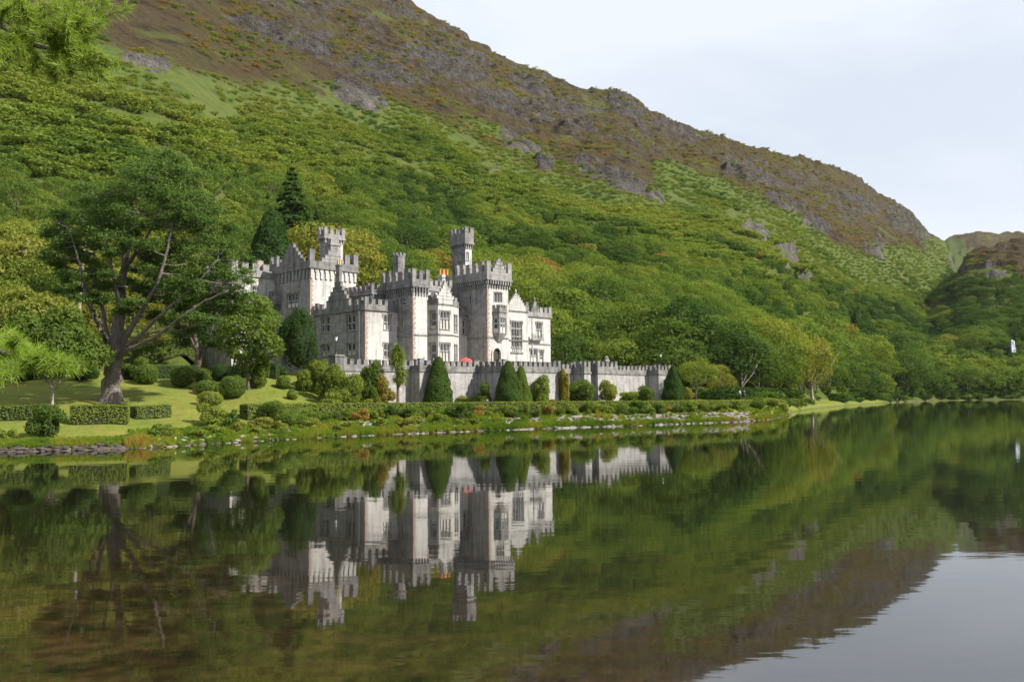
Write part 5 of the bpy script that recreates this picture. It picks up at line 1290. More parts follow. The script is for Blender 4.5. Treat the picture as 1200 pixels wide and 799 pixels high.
for a in [
    ('loose', 431, 470, 24, 48, 0.34, 'tall silvery grey green shrub against the left wall stretch', 'leafy_shrub'),
    ('loose', 447, 471, 32, 32, 0.78, 'golden variegated shrub between silvery shrub and cabbage palm', 'leafy_shrub'),
    ('cone', 514, 472, 37, 55, 0.24, 'single clipped dark green cone in front of the terrace wall', 'conical_bush'),
    ('cone', 596, 472, 38, 50, 0.20, 'left and darker cone of the touching pair below the bastion', 'conical_bush'),
    ('cone', 611, 472, 27, 44, 0.36, 'right and lighter cone of the touching pair below the bastion', 'conical_bush'),
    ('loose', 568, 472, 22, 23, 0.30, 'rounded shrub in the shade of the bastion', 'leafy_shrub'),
    ('loose', 545, 472, 26, 9, 0.62, 'low yellow green shrub between the single cone and the bastion', 'leafy_shrub'),
    ('loose', 634, 472, 30, 34, 0.46, 'pale green shrub right of the paired cones', 'leafy_shrub'),
    ('loose', 661, 472, 13, 44, 0.74, 'narrow yellowish upright shrub against the wall', 'leafy_shrub'),
    ('loose', 680, 471, 36, 26, 0.38, 'wide grey green shrub below the twin piers', 'leafy_shrub'),
    ('loose', 714, 470, 26, 24, 0.62, 'yellow green pointed shrub under the finial pier', 'leafy_shrub'),
    ('loose', 738, 469, 30, 10, 0.50, 'low shrub in front of the last stretch of wall', 'leafy_shrub'),
    ('loose', 756, 469, 26, 17, 0.33, 'green shrub left of the end pier', 'leafy_shrub'),
    ('cone', 790, 469, 30, 41, 0.18, 'dark conical bush hiding the right end of the wall', 'conical_bush'),
    ('loose', 806, 468, 14, 17, 0.66, 'small yellow shrub touching the dark conical bush', 'leafy_shrub'),
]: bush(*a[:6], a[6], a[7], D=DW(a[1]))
# cabbage palm
px_, D_ = 466, 121.5; p = at(px_, 470, D_); zg_ = ground(p[0], p[1]); Hc = at(px_, 403, D_)[2] - zg_
cp = empty('cabbage_palm', (p[0], p[1], zg_), 0, 'cabbage palm with two spiky heads on a bare forked stem', 'palm')
mb = MB(); mb.tube([(0, 0, -0.3), (0.05, 0, Hc*0.3), (0.0, 0, Hc*0.52), (-0.1, 0, Hc*0.72)], [0.24, 0.19, 0.17, 0.13], 8); mb.tube([(0.02, 0, Hc*0.32), (0.35, 0, Hc*0.42), (0.5, 0.1, Hc*0.5)], [0.15, 0.12, 0.1], 7); mb.build('trunk', M_bark, cp, smooth=True)
rg = np.random.default_rng(4); vv = []
def spikes(c, n, L, droop=0.0):
    d = unit(n, rg); d[:, 2] = d[:, 2]*0.8 + 0.2 - droop; d /= np.linalg.norm(d, axis=1, keepdims=True)
    for q in d:
        l_ = L*rg.uniform(0.7, 1.1); s_ = np.cross(q, [0, 0, 1]); s_ = s_/(np.linalg.norm(s_)+1e-6)*0.055; m_ = np.array(c)+q*l_*0.55; e_ = np.array(c)+q*l_+[0, 0, -0.28*l_]
        vv.extend([np.array(c), m_-s_, e_, m_+s_])
for c_, L_, n_, dr in (((-0.1, 0, Hc*0.86), 1.65, 300, 0), ((0.1, 0, Hc*0.78), 1.55, 240, 0.1), ((-0.25, 0, Hc*0.73), 1.4, 200, 0.2), ((0.45, 0.1, Hc*0.58), 1.35, 240, 0.05), ((0.35, 0, Hc*0.47), 1.2, 170, 0.3), ((-0.05, 0, Hc*0.5), 1.1, 150, 0.4), ((-0.15, 0, Hc*0.93), 1.2, 150, -0.2)): spikes(c_, n_, L_, dr)
c = link('crown', np_mesh('palm_crown', np.array(vv), np.arange(len(vv)).reshape(-1, 4), [M_leaf]), cp); c['tint'] = 0.55

# hedges: clipped, leafy boxes that follow a line on the ground
def hedge(pts, W, H, tint, label, seed, size=0.085, dens=70, top_z=None):
    rg = np.random.default_rng(seed); pts = [np.array(p, float) for p in pts]
    o0 = np.array([pts[0][0], pts[0][1], ground(*pts[0])])
    P = []; Nn = []; cvs = []; cfs = []
    sec = []
    for a, b in zip(pts[:-1], pts[1:]):
        n_ = max(1, int(np.linalg.norm(b-a) / 1.0))
        for k in range(n_): sec.append(a + (b-a)*k/n_)
    sec.append(pts[-1]); sec = np.array(sec)
    gz = np.array([ground(*s) for s in sec]); tz = gz + H if top_z is None else np.array([top_z(s) for s in sec])
    dirs = np.gradient(sec, axis=0); dirs /= np.linalg.norm(dirs, axis=1, keepdims=True); nr2 = np.stack([dirs[:, 1], -dirs[:, 0]], 1)
    for i in range(len(sec)-1):
        Ls = np.linalg.norm(sec[i+1]-sec[i]); hh = tz[i]-gz[i]; area = Ls*(W + 2*hh); m_ = int(area*dens)
        s = rg.random(m_); w_ = rg.random(m_)*(W+2*hh); q = sec[i] + (sec[i+1]-sec[i])*s[:, None]; g_ = gz[i]+(gz[i+1]-gz[i])*s; tt = tz[i]+(tz[i+1]-tz[i])*s
        lump = (fbm(q[:, 0]*1.3, q[:, 1]*1.3, w_*1.1, 2)-0.5)*0.32
        side = np.where(w_ < hh, 1, np.where(w_ > hh + W, -1, 0))
        off = np.where(side == 1, W/2, np.where(side == -1, -W/2, w_-hh-W/2)); zz = np.where(side == 1, g_ + w_, np.where(side == -1, g_ + (W+2*hh-w_), tt)); zz = np.minimum(zz, tt)
        off = off + np.where(side != 0, side*(lump-0.06*rg.random(m_)), 0); zz = zz + np.where(side == 0, lump*0.6, 0)
        P.append(np.stack([q[:, 0]+nr2[i, 0]*off, q[:, 1]+nr2[i, 1]*off, zz], 1))
        nn = np.stack([nr2[i, 0]*side, nr2[i, 1]*side, np.where(side == 0, 1.0, 0.25)], 1); Nn.append(nn + 0.45*rg.normal(size=nn.shape))
    for (k, e) in ((0, -1), (len(sec)-1, 1)):                            # ends
        m_ = int(W*H*dens); a_ = rg.uniform(-W/2, W/2, m_); z_ = gz[k]+(tz[k]-gz[k])*rg.random(m_)
        P.append(np.stack([sec[k, 0]+nr2[k, 0]*a_+dirs[k, 0]*e*0.05, sec[k, 1]+nr2[k, 1]*a_+dirs[k, 1]*e*0.05, z_], 1)); Nn.append(np.stack([dirs[k, 0]*e+0*a_, dirs[k, 1]*e+0*a_, 0.2+0*a_], 1)+0.45*rg.normal(size=(m_, 3)))
    P = np.concatenate(P); Nn = np.concatenate(Nn)
    V = leaves_at(P - o0, Nn, size, rg, 0.65)
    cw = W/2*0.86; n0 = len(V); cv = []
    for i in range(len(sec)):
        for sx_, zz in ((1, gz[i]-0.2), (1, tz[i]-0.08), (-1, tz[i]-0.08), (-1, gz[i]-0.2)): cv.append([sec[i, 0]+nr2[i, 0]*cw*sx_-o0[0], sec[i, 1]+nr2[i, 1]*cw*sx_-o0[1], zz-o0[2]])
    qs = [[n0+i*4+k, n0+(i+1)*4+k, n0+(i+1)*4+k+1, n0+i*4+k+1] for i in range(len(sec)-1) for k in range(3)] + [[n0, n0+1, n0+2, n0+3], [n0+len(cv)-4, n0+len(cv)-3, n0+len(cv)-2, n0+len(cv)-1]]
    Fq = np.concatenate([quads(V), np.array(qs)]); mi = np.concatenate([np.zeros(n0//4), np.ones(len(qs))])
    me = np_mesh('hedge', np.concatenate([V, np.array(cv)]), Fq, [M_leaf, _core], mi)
    o = link('clipped_hedge', me, None, tuple(o0)); o['tint'] = tint + 0.07; tag(o, label, 'hedge'); return o
def hp(px, py): x, y, z = hit(px, py); return (x, y)
hedge([hp(-25, 492), hp(66, 491)], 2.0, 1.35, 0.42, 'clipped hedge at the left edge of the lower lawn', 1)
hedge([hp(84, 496), hp(150, 496)], 2.0, 1.75, 0.52, 'tallest lower hedge with loose flared sides in front of the huge pine', 2)
hedge([hp(156, 490), hp(196, 488)], 1.6, 1.25, 0.44, 'short low hedge right of the tallest lower hedge', 3)
hedge([hp(142, 444), hp(196, 443), hp(228, 442)], 1.8, 1.6, 0.22, 'dark low hedge running behind the round shrubs', 4)
a_ = hp(160, 430); b_ = hp(226, 428)
hedge([a_, b_], 2.4, 2.7, 0.40, 'tall bright hedge behind the dark low hedge', 5, 0.1)
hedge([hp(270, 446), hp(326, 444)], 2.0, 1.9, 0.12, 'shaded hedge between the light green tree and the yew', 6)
hedge([hp(372, 436), hp(392, 436)], 1.6, 1.6, 0.50, 'short bright hedge beside the lamp pier', 7)
def shore_pt(px, dd):
    D = float(interp(px, SHORE)) + dd; return ((px-600)/FPX*D, D)
hl_ = [shore_pt(px, dd) for px, dd in ((286, 9.0), (340, 8.8), (400, 8.5), (485, 8.2), (560, 8), (650, 8), (720, 8), (785, 8), (840, 9), (880, 10))]
hl_ += [(at(917, 475, 176.0)[0], 176.0)]
hedge(hl_, 2.0, 1.35, 0.50, 'very long clipped hedge running along the lake path below the castle', 8, 0.10, 60,
      lambda s: max(ground(*s)+0.9, 4.5 + (HOR(600+FPX*s[0]/s[1]) - (473.2 + (600+FPX*s[0]/s[1]-290)*(-0.0078))) / FPX * (s[1]+1.0)))

# wild shrubs along the bank
bank = []
rgk = np.random.default_rng(31)
def wild(px, dd, W, H, tint, label, seed, group='wild shrubs along the stony bank'):
    x, y = shore_pt(px, dd); z = ground(x, y)
    V = loose_bush(seed, W, H, int(np.clip(W*H*560, 1200, 7000)), 0.105, 10); me = with_core(V, M_leaf, W*0.6, H*0.65, H*0.35)
    return fol('wild_shrub', me, x, y, z-0.15, tint, label, 'shrub', None, 1.0, group)
wild(332, 5.0, 4.6, 2.8, 0.34, 'largest dark wild shrub on the bank at the left end of the long hedge', 1)
wild(303, 4.0, 2.8, 1.5, 0.62, 'yellowish low wild shrub left of the largest bank shrub', 2)
wild(57, 3.6, 3.3, 3.2, 0.22, 'bluish dark bush alone on the bank below the pale green tree', 3, 'lone bushes on the left bank')
wild(190, 3.0, 2.4, 1.3, 0.36, 'low green bush on the stones below the lawn', 4, 'lone bushes on the left bank')
wild(8, 3.0, 2.0, 1.2, 0.5, 'small bush on the bank at the left picture edge', 5, 'lone bushes on the left bank')
wild(538, 3.2, 3.4, 2.7, 0.20, 'dark dense wild shrub overhanging the water below the single cone', 6)
wild(512, 2.4, 2.6, 1.5, 0.5, 'lighter wild shrub left of the overhanging one', 7)
wild(660, 0.8, 1.8, 1.2, 0.55, 'small bright shrub growing among the grey stones', 8) if False else None
for k, px in enumerate(np.linspace(362, 884, 46)):
    if 524 < px < 548: continue
    tn = float(rgk.choice([0.26, 0.34, 0.42, 0.5, 0.80], p=[.26, .26, .24, .18, .06]))
    lab = 'reddish brown wild shrub in front of the long hedge' if tn > 0.7 else ('dark green wild shrub in front of the long hedge' if tn < 0.38 else 'light green wild shrub in front of the long hedge')
    wild(px + rgk.uniform(-4, 4), rgk.uniform(5.0, 6.6), rgk.uniform(1.8, 3.2), rgk.uniform(1.1, 1.9), tn, lab, 60+k)
for k, px in enumerate(np.linspace(232, 585, 16)):
    tn = float(rgk.choice([0.3, 0.4, 0.52, 0.62]))
    wild(px + rgk.uniform(-8, 8), rgk.uniform(1.2, 3.2), rgk.uniform(1.4, 2.6), rgk.uniform(0.8, 1.5), tn, 'low shrub leaning over the water edge, dark green' if tn < 0.45 else 'low shrub leaning over the water edge, yellow green', 160+k, 'low shrubs at the water edge')
for k, (px, dd, W, H, tn) in enumerate(((888, 6, 3.4, 2.2, .4), (903, 7, 3.2, 2.0, .46), (914, 5, 2.6, 1.5, .55))):
    wild(px, dd, W, H, tn, 'leafy shrub at the tip of the hedged promontory', 120+k)

# stones and long grass on the bank
def crag_mesh(seed):
    rg = np.random.default_rng(seed); bm = bmesh.new()
    for q in range(5):
        c = rg.normal(size=3)*[0.34, 0.30, 0.10]; r_ = rg.uniform(0.22, 0.42); vs = []
        for k in range(16):
            d = unit(1, rg)[0]; d = np.sign(d)*np.abs(d)**0.55; d /= max(1.0, np.abs(d).max())
            vs.append(bm.verts.new(tuple(c + d*r_*np.array([1.3, 0.95, 0.45])*rg.uniform(0.8, 1.05))))
        h = bmesh.ops.convex_hull(bm, input=vs)
        bmesh.ops.delete(bm, geom=[e for e in h['geom_interior'] if isinstance(e, bmesh.types.BMVert)], context='VERTS')
    bmesh.ops.rotate(bm, verts=bm.verts, matrix=Matrix.Rotation(R(14), 3, 'Y'))
    me = bpy.data.meshes.new(f'crag_{seed}'); bm.to_mesh(me); bm.free(); return me
def stone_mesh(seed):
    bm = bmesh.new(); bmesh.ops.create_icosphere(bm, subdivisions=2, radius=0.5); rg = np.random.default_rng(seed)
    for v in bm.verts:
        n_ = float(fbm(v.co.x*1.7+seed, v.co.y*1.7, v.co.z*1.7, 2)) - 0.5
        v.co *= 1 + 0.7*n_; v.co.z *= 0.55; v.co.x *= 1.25
        for ax in range(3): v.co[ax] = round(v.co[ax]/0.16)*0.16*0.5 + v.co[ax]*0.5
    me = bpy.data.meshes.new(f'stone_{seed}'); bm.to_mesh(me); bm.free(); return me
t = NT('bank_stone'); tn_ = t.attr('tint', 'INSTANCER'); n_ = t.noise(t.coord(), 3.0, 4)
cst = t.ramp(t.math('ADD', t.math('MULTIPLY', n_, 0.4), t.math('MULTIPLY', tn_, 0.7)), [(0.2, (0.045, 0.036, 0.028)), (0.5, (0.14, 0.12, 0.105)), (0.85, (0.25, 0.225, 0.21))])
t.pbr(cst, 0.85, t.bump(n_, 0.4, 0.05)); M_stn = t.mat
sm = []
for i in range(6): me = stone_mesh(i); me.materials.append(M_stn); sm.append(me)
pts = []; rgq = np.random.default_rng(9)
for k in range(9000):
    px = rgq.uniform(-10, 925); dd = rgq.uniform(-0.4, 4.4)
    keep = 0.05 + 0.95*(590 < px < 875)*(0.25+0.75*(fbm(px/14.0, dd*0.5, 6.0, 2) > 0.42)) + 0.6*(472 < px < 500) + 0.12*(px < 150) + 0.45*((335 < px < 372 or 400 < px < 455) and dd > 1.4)
    if px < 150: dd *= 0.42
    if 150 < px < 300 and dd > 2.0: continue
    if rgq.random() > keep: continue
    x, y = shore_at(px, dd); z = ground(x, y)
    if z > 2.2 or z < -0.25: continue
    pts.append([x, y, z+0.02, rgq.uniform(0.16, 0.58)*(0.9 if px < 150 else 1.0), rgq.uniform(0, 6.28), rgq.uniform(0.0, 0.16) if px < 150 else rgq.uniform(0.1, 1.0), rgq.integers(6), rgq.uniform(0.9, 1.7)])
scatter('bank_stones', pts, sm, 'grey and pale loose stones lining the lake bank')
gm_ = []
for i in range(5):
    rg = np.random.default_rng(400+i); vs = []
    for k in range(70):
        a = rg.uniform(0, 6.28); r_ = rg.uniform(0, 0.35); b0_ = np.array([math.cos(a)*r_, math.sin(a)*r_, 0]); L = rg.uniform(0.4, 1.0); a2 = rg.uniform(0, 6.28); ln = rg.uniform(0.1, 0.45)
        e_ = b0_ + [math.cos(a2)*ln*L, math.sin(a2)*ln*L, L]; s_ = np.array([-math.sin(a2), math.cos(a2), 0])*0.035; m_ = b0_*0.45+e_*0.55+[0, 0, 0.1*L]
        vs += [b0_, m_-s_, e_, m_+s_]
    V = np.array(vs); gm_.append(np_mesh(f'grass_{i}', V, quads(V), [M_grassb]))
pts = []
for k in range(11000):
    px = rgq.uniform(-5, 921); dd = rgq.uniform(0.0, 5.5)
    if px < 150: dd = rgq.uniform(0.5, 2.2)
    elif rgq.random() < 0.3: dd = rgq.uniform(-0.1, 0.9)
    den = 0.35 + 0.65*(fbm(px/18.0, dd*0.3, 4.0, 2) > 0.5)
    den *= 0.75
    if 590 < px < 875 and dd > 0.7: den *= 0.12 + 0.35*(fbm(px/9.0, dd, 2.0, 2) > 0.55)
    if (335 < px < 372 or 400 < px < 455 or 470 < px < 500) and dd > 1.6: den *= 0.2
    if px > 600 and px < 700: den += 0.35*(dd < 1.6)
    if rgq.random() > den: continue
    x, y = shore_at(px, dd); z = ground(x, y)
    if z < -0.1: continue
    tn = np.clip(0.38 + (fbm(px/25.0, dd*0.4, 1.0, 2)-0.5)*0.9 + rgq.normal()*0.1, 0, 1)
    pts.append([x, y, z-0.03, rgq.uniform(0.45, 1.0)*(0.55 if px < 330 else 0.85), rgq.uniform(0, 6.28), float(tn), rgq.integers(5), 1.0])
for k in range(55):
    px = rgq.uniform(148, 176); x, y = shore_at(px, rgq.uniform(0.0, 1.0)); pts.append([x, y, ground(x, y), rgq.uniform(0.6, 1.0), rgq.uniform(0, 6.28), rgq.uniform(0.6, 0.95), rgq.integers(5), 0.8])
scatter('bank_grass', pts, gm_, 'long yellow green and rusty grass growing along the water edge')
# ------------------------------------------------------------------ people, parasol, sign, flowers, waterfall
def skin_mesh(name, V, E_, Rr, mat, sub=1):
    me = bpy.data.meshes.new(name); me.from_pydata([tuple(v) for v in V], E_, []); me.update()
    o = bpy.data.objects.new(name, me); col.objects.link(o)
    sk = o.modifiers.new('skin', 'SKIN')
    for i, r_ in enumerate(Rr): me.skin_vertices[0].data[i].radius = (r_, r_) if isinstance(r_, (int, float)) else r_
    me.skin_vertices[0].data[0].use_root = True
    sb = o.modifiers.new('sub', 'SUBSURF'); sb.levels = sub; sb.render_levels = sub
    me.materials.append(mat); return o
M_skin = simple('skin', (0.42, 0.26, 0.19), 0.6, 10, 0.1)
def person(x, y, z, rz, shirt, trousers, hair, label, k=1.0):
    V = [(0, 0, .95), (0, 0, 1.12), (0, 0, 1.32), (0, 0, 1.45), (0, -.01, 1.53), (0, -.02, 1.62), (0, -.01, 1.71),
         (.18, 0, 1.42), (.24, -.03, 1.16), (.24, -.12, .93), (.24, -.14, .85), (-.18, 0, 1.42), (-.24, -.03, 1.16), (-.24, -.12, .93), (-.24, -.14, .85),
         (.10, 0, .88), (.11, -.03, .50), (.11, .02, .09), (.11, -.14, .04), (-.10, 0, .88), (-.11, -.01, .50), (-.11, .04, .09), (-.11, -.12, .04)]
    E_ = [(0,1),(1,2),(2,3),(3,4),(4,5),(5,6),(3,7),(7,8),(8,9),(9,10),(3,11),(11,12),(12,13),(13,14),(0,15),(15,16),(16,17),(17,18),(0,19),(19,20),(20,21),(21,22)]
    Rr = [(.16,.11),(.14,.1),(.17,.11),(.1,.09),.055,(.08,.1),(.07,.085),.065,.05,.036,.035,.065,.05,.036,.035,.09,.062,.045,.04,.09,.062,.045,.04]
    for s_ in (1, -1):                                                 # four fingers and a thumb on each hand
        w_ = 10 if s_ == 1 else 14
        for f_, (dy, ln) in enumerate(((-.03, .075), (-.01, .085), (.01, .08), (.028, .062))):
            b_ = len(V); V += [(s_*.24, -.14+dy, .81), (s_*.235, -.15+dy, .81-ln)]; E_ += [(w_, b_), (b_, b_+1)]; Rr += [.009, .007]
        b_ = len(V); V += [(s_*.215, -.18, .83), (s_*.205, -.19, .785)]; E_ += [(w_, b_), (b_, b_+1)]; Rr += [.011, .009]
    r = empty('person', (x, y, z), rz, label, 'person')
    o = skin_mesh('body', V, E_, Rr, M_skin); o.parent = r; r.scale = (k, k, k)
    tp = skin_mesh('jacket', [(0, 0, .92), (0, 0, 1.12), (0, 0, 1.32), (0, 0, 1.44), (.18, 0, 1.42), (.24, -.03, 1.16), (.24, -.11, .95), (-.18, 0, 1.42), (-.24, -.03, 1.16), (-.24, -.11, .95)], [(0,1),(1,2),(2,3),(3,4),(4,5),(5,6),(3,7),(7,8),(8,9)], [(.19,.14),(.17,.13),(.2,.14),(.1,.1),.082,.066,.055,.082,.066,.055], shirt); tp.parent = r
    tr = skin_mesh('trousers', [(0, 0, .94), (.10, 0, .86), (.11, -.03, .50), (.11, .02, .12), (-.10, 0, .86), (-.11, -.01, .50), (-.11, .04, .12)], [(0,1),(1,2),(2,3),(0,4),(4,5),(5,6)], [(.17,.13),.11,.08,.065,.11,.08,.065], trousers); tr.parent = r
    mb = MB(); mb.lathe(0, .015, [(.09, 1.60), (.112, 1.67), (.108, 1.74), (.08, 1.79), (.02, 1.815)], 12); mb.build('hair', hair, r, smooth=True)
    mb = MB(); mb.tube([(0, -.10, 1.66), (0, -.135, 1.625), (0, -.11, 1.615)], [.012, .017, .01], 6)
    for s_ in (-1, 1): mb.tube([(s_*.035, -.092, 1.665), (s_*.035, -.105, 1.665)], [.013, .009], 6, 1); mb.tube([(s_*.085, -.01, 1.66), (s_*.1, .0, 1.64), (s_*.085, 0, 1.62)], [.012, .018, .01], 6)
    mb.tube([(-.03, -.098, 1.585), (0, -.108, 1.583), (.03, -.098, 1.585)], [.006, .009, .006], 6, 2)
    mb.build('face', [M_skin, simple('eye_dark', (.03, .02, .02), .4), simple('lips', (.3, .12, .1), .5)], r, smooth=True)
navy = simple('navy_cloth', (0.05, 0.04, 0.12), 0.9); dark = simple('dark_cloth', (0.03, 0.03, 0.035), 0.9); hair = simple('brown_hair', (0.05, 0.03, 0.02), 0.7)
p = at(571, 480, 131.5 - 5.0); person(p[0], p[1], ground(p[0], p[1]), R(200), navy, dark, hair, 'person in dark purple jacket walking behind the long hedge below the castle', 1.0)
p = at(867, 466, 170.0); person(p[0], p[1], ground(p[0], p[1]), R(40), simple('grey_cloth', (0.35, 0.36, 0.38), 0.9), dark, hair, 'left of two people by the far hedge, in a pale grey top', 1.05)
p = at(872.5, 466, 171.0); person(p[0], p[1], ground(p[0], p[1]), R(60), navy, dark, hair, 'right of two people by the far hedge, in a dark blue top', 1.05)
pq = C1 + EU*(UZ(497, 420, -11.0)[0]) + EV*(-11.0); person(pq[0], pq[1], ZT, R(45), simple('blue_cloth', (0.06, 0.07, 0.40), 0.9), dark, hair, 'person in bright blue standing at the terrace parapet', 1.0)
# red parasol on the terrace
ua = UZ(546, 422, -8.5)[0]; pq = C1 + EU*ua + EV*(-8.5); zc_ = UZ(546, 419, -8.5)[1]; rw_ = 8.5*(137)/FPX
pa = empty('parasol', (pq[0], pq[1], ZT), 0, 'red parasol open on the castle terrace', 'parasol')
mb = MB(); n = 8; hP_ = zc_ - ZT
top = (0, 0, hP_); rim = [(rw_*math.cos(2*math.pi*k/n), rw_*math.sin(2*math.pi*k/n), hP_-0.55) for k in range(n)]; md_ = [(rw_*0.55*math.cos(2*math.pi*k/n), rw_*0.55*math.sin(2*math.pi*k/n), hP_-0.2) for k in range(n)]
for k in range(n):
    a, b = rim[k], rim[(k+1) % n]; c_, d_ = md_[k], md_[(k+1) % n]; mb.quad(a, b, d_, c_); nn = len(mb.v); mb.v += [c_, d_, top]; mb.f.append((nn, nn+1, nn+2)); mb.m.append(0)
    mb.quad(a, b, (b[0], b[1], b[2]-0.16), (a[0], a[1], a[2]-0.16))
mb.build('canopy', simple('red_canvas', (0.62, 0.07, 0.06), 0.8, 4, 0.15), pa)
mb = MB(); mb.tube([(0, 0, 0), (0, 0, hP_+0.1)], [0.03, 0.03], 8); mb.lathe(0, 0, [(0.3, 0), (0.3, 0.08), (0.06, 0.12)], 12); mb.build('pole', M_sash, pa)
# notice board
p = at(898, 464, 187.0); zg_ = ground(p[0], p[1]); zc_ = at(898, 464.3, 187.0)[2]
nb_ = empty('notice_board', (p[0], p[1], zg_), R(15), 'small white notice board on posts by the trees beyond the hedge', 'sign')
mb = MB(); mb.box(-0.32, 0.32, -0.02, 0.02, zc_-zg_-0.22, zc_-zg_+0.24); mb.build('panel', M_sash, nb_)
mb = MB(); mb.box(-0.28, -0.2, 0.021, 0.09, -0.1, zc_-zg_+0.2); mb.box(0.2, 0.28, 0.021, 0.09, -0.1, zc_-zg_+0.2); mb.build('posts', M_bark, nb_)
# red flower bed and white flowers
rgz = np.random.default_rng(3)
def flowers(px, pyb, wpx, hpx, D, c, label):
    p = at(px, pyb, D); z = ground(p[0], p[1]); W = wpx*D/FPX; H = at(px, pyb-hpx, D)[2]-z
    r = empty('flowering_shrub', (p[0], p[1], z-0.05), 0, label, 'flowers')
    V = loose_bush(int(px), W, H, 1800, 0.09, 8); f_ = link('foliage', np_mesh('foliage', V, quads(V), [M_leaf]), r); f_['tint'] = 0.3
    V = loose_bush(int(px)+1, W*1.03, H*1.05, 900, 0.06, 8); V[:, 2] = V[:, 2]; link('blossom', np_mesh('blossom', V, quads(V), [c]), r)
flowers(648, 472, 13, 4.5, 136, simple('red_petals', (0.5, 0.09, 0.05), 0.7), 'low red flowering bed behind the long hedge')
flowers(638.5, 472, 6, 5.5, 136, simple('white_petals', (0.7, 0.7, 0.72), 0.7), 'small white flowering bush beside the red flowers')
# waterfall in the far wood
xw, yw, zw = hit(1181, 424, 400); zt_ = at(1179, 399, yw)[2]; zb_ = at(1180, 423, yw)[2]
wf = empty('waterfall', (xw, yw - 5.5, zb_), 0, 'thin white waterfall dropping through the dark wood at the far right', 'waterfall')
t = NT('falling_water'); nn = t.noise(t.mapping(t.coord(), (3, 3, 0.35)), 1.0, 4); t.pbr(t.ramp(nn, [(0.3, (0.35, 0.42, 0.50)), (0.6, (0.85, 0.88, 0.92))]), 0.4, None, 0.4); M_fall = t.mat
mb = MB(); hh = zt_-zb_
for (x0, w_, z0, z1, k) in ((-0.8, 0.34, 0.25, 1.0, 0.0), (0.0, 0.5, 0.0, 1.0, 0.2), (0.75, 0.26, 0.2, 0.95, 0.05)):
    P = [(x0+0.22*math.sin(q*2.1+k*9)-(0.3*(1-q)), -1.6*(1-q)**1.6-k, hh*(z0+(z1-z0)*q)) for q in np.linspace(0, 1, 9)]
    mb.tube(P, [w_*(0.9+0.25*math.sin(q*7+x0)) for q in range(9)], 8)
mb.build('falling_water', M_fall, wf, smooth=True)
mb = MB(); rgw = np.random.default_rng(2)
me = stone_mesh(77); me.materials.append(simple('wet_rock', (0.03, 0.03, 0.028), 0.8, 1.0, 0.5))
ro = link('rock_face', me, wf); ro.scale = (5.5, 3.0, hh*1.6); ro.location = (0.0, 2.2, hh*0.42)

# ------------------------------------------------------------------ foreground pine on the near shore, boughs reaching into the picture
PT = np.array([-8.6, 7.6, 1.2]); fp = empty('pine_tree', tuple(PT), 0, 'foreground pine whose bright needled boughs hang in at the left edge', 'tree')
mb = MB(); mb.tube([(0, 0, -0.8), (0.05, 0, 2), (0.1, 0.1, 5), (0.05, 0.1, 9), (0, 0, 12.5)], [0.34, 0.27, 0.22, 0.15, 0.04], 10); mb.build('trunk', M_bark_red, fp, smooth=True)
def bough(stem, subs, seed, nneedle=44, L=0.115, tint=0.5):
    rg = np.random.default_rng(seed); mb = MB(); tufts = []
    st = [np.array(s) - PT for s in stem]; mb.tube(st, list(np.linspace(0.06, 0.012, len(st))), 7)
    for s_ in subs:
        P = [np.array(q) - PT for q in s_]; mb.tube(P, list(np.linspace(0.018, 0.006, len(P))), 5)
        for a, b in zip(P[:-1], P[1:]):
            nseg = max(2, int(np.linalg.norm(b-a)/0.07))
            for k in range(nseg): tufts.append((a+(b-a)*(k+0.5)/nseg, (b-a)/np.linalg.norm(b-a)))
    vs = []
    for c, d in tufts:
        for k in range(nneedle):
            v = unit(1, rg)[0]; v = v + d*0.75; v /= np.linalg.norm(v); l_ = L*rg.uniform(0.6, 1.15); s_ = np.cross(v, unit(1, rg)[0]); s_ = s_/(np.linalg.norm(s_)+1e-6)*0.0030
            b_ = c + rg.normal(size=3)*0.012; vs += [b_-s_, b_+s_, b_+v*l_+s_*0.4, b_+v*l_-s_*0.4]
    b = mb.build('bough', M_bark_red, fp, smooth=True)
    V = np.array(vs); n_ = link('needles', np_mesh('needles', V, quads(V), [M_bough]), b); n_['tint'] = tint
A8 = lambda px, py, D=8.0: at(px, py, D)
rgb_ = np.random.default_rng(12)
def spray(stem_px, D, targets, seed, **kw):
    stem = [PT + np.array([0.1, 0.1, stem_px[0][2]])] + [A8(px, py, D) for px, py, *_ in stem_px[1:]]
    subs = []
    S = np.array(stem[1:])
    for (px, py) in targets:
        e = A8(px, py, D + rgb_.uniform(-0.45, 0.45)); j = int(np.argmin(np.linalg.norm(S - e, axis=1))); a = S[j]; m_ = (a+e)/2 + [0, 0, 0.03]; subs.append([a, m_, e])
        for q in range(2): e2 = e + rgb_.normal(size=3)*[0.11, 0.13, 0.06]; subs.append([m_, e2])
    bough(stem, subs, seed, **kw)
spray([(0, 0, 6.0), (-60, 20), (0, 28), (35, 52), (70, 60)], 8.2, [(8, 8), (30, 5), (55, 0), (80, 4), (105, -4), (125, 2), (100, 16), (118, 26), (70, 20), (45, 22), (20, 40), (50, 42), (82, 38), (108, 45), (30, 62), (62, 66), (95, 62), (120, 64), (10, 70), (45, 80), (78, 82), (110, 78), (5, 50), (122, 84), (-10, 60), (-20, 20), (60, 90)], 71, tint=0.58)
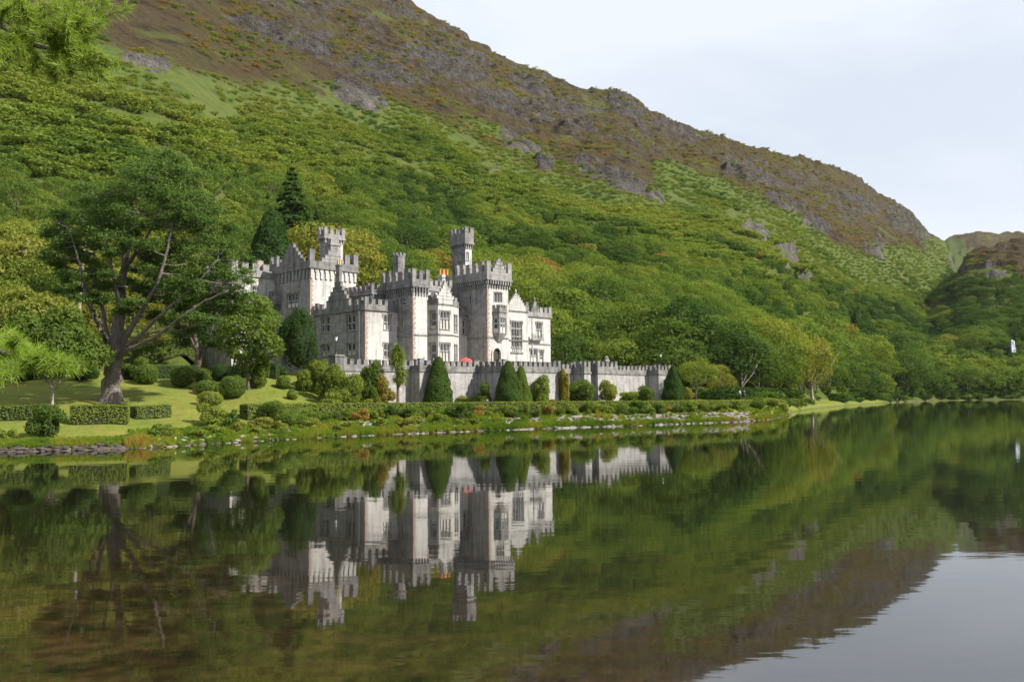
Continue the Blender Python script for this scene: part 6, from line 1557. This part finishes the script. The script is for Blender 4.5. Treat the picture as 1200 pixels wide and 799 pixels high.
spray([(0, 0, 3.6), (-70, 400), (-10, 408), (20, 418)], 8.6, [(10, 400), (30, 405), (20, 420), (45, 418), (60, 428), (75, 425), (84, 432), (5, 435), (20, 442), (-10, 420), (40, 432), (-5, 400)], 72, tint=0.48)

# rock outcrops on the mountain, and undergrowth at the foot of the wood
t = NT('mountain_rock'); tn_ = t.attr('tint', 'INSTANCER'); n_ = t.noise(t.coord(), 2.2, 6, 0.7)
cst = t.ramp(t.math('ADD', t.math('MULTIPLY', n_, 0.7), t.math('MULTIPLY', tn_, 0.35)), [(0.3, (0.032, 0.029, 0.028)), (0.5, (0.075, 0.068, 0.066)), (0.66, (0.12, 0.11, 0.106)), (0.85, (0.22, 0.205, 0.20))])
t.pbr(cst, 0.9, t.bump(n_, 0.7, 0.12)); M_mrock = t.mat
rm_ = []
for i in range(6):
    me = crag_mesh(30+i); me.materials.append(M_mrock); rm_.append(me)
pts = []; rgu = np.random.default_rng(17)
for i in np.nonzero(okl & (cD < 520) & (qx > 640))[0]:
    if not (-0.08 < ct_[i] < 0.07) or in_castle(cx_[i], cD[i], 1.0) or cd_[i] < (2.0 if qx[i] > 1040 else 10): continue
    if qx[i] < 800 and cD[i] < 172: continue
    if rgu.random() > (0.9 if qx[i] > 1020 else 0.55*(vnoise(cx_[i]/9, cD[i]/9, 3.0) > 0.45)): continue
    pts.append([cx_[i], cD[i], cz_[i]-0.4, rgu.uniform(0.4, 1.5), rgu.uniform(0, 6.28), rgu.uniform(0.06, 0.5), rgu.integers(4), rgu.uniform(0.9, 1.3)])
scatter('woodland_undergrowth', pts, sp[:4], 'dark bushes and brambles under the trees at the foot of the slope')

# thin summer haze over the lake and the mountain
hz = MB(); hz.box(-1500, 2600, -80, 2900, -4, 1500)
h_ = hz.build('haze', []); t = NT('haze_air'); pv = t.n('ShaderNodeVolumePrincipled'); pv.inputs['Color'].default_value = (0.93, 0.96, 1, 1); pv.inputs['Density'].default_value = 0.00002
t.l(pv.outputs[0], t.out.inputs['Volume']); h_.data.materials.clear(); h_.data.materials.append(t.mat); tag(h_, 'thin pale haze in the air over lake and mountain', None, None, 'stuff')
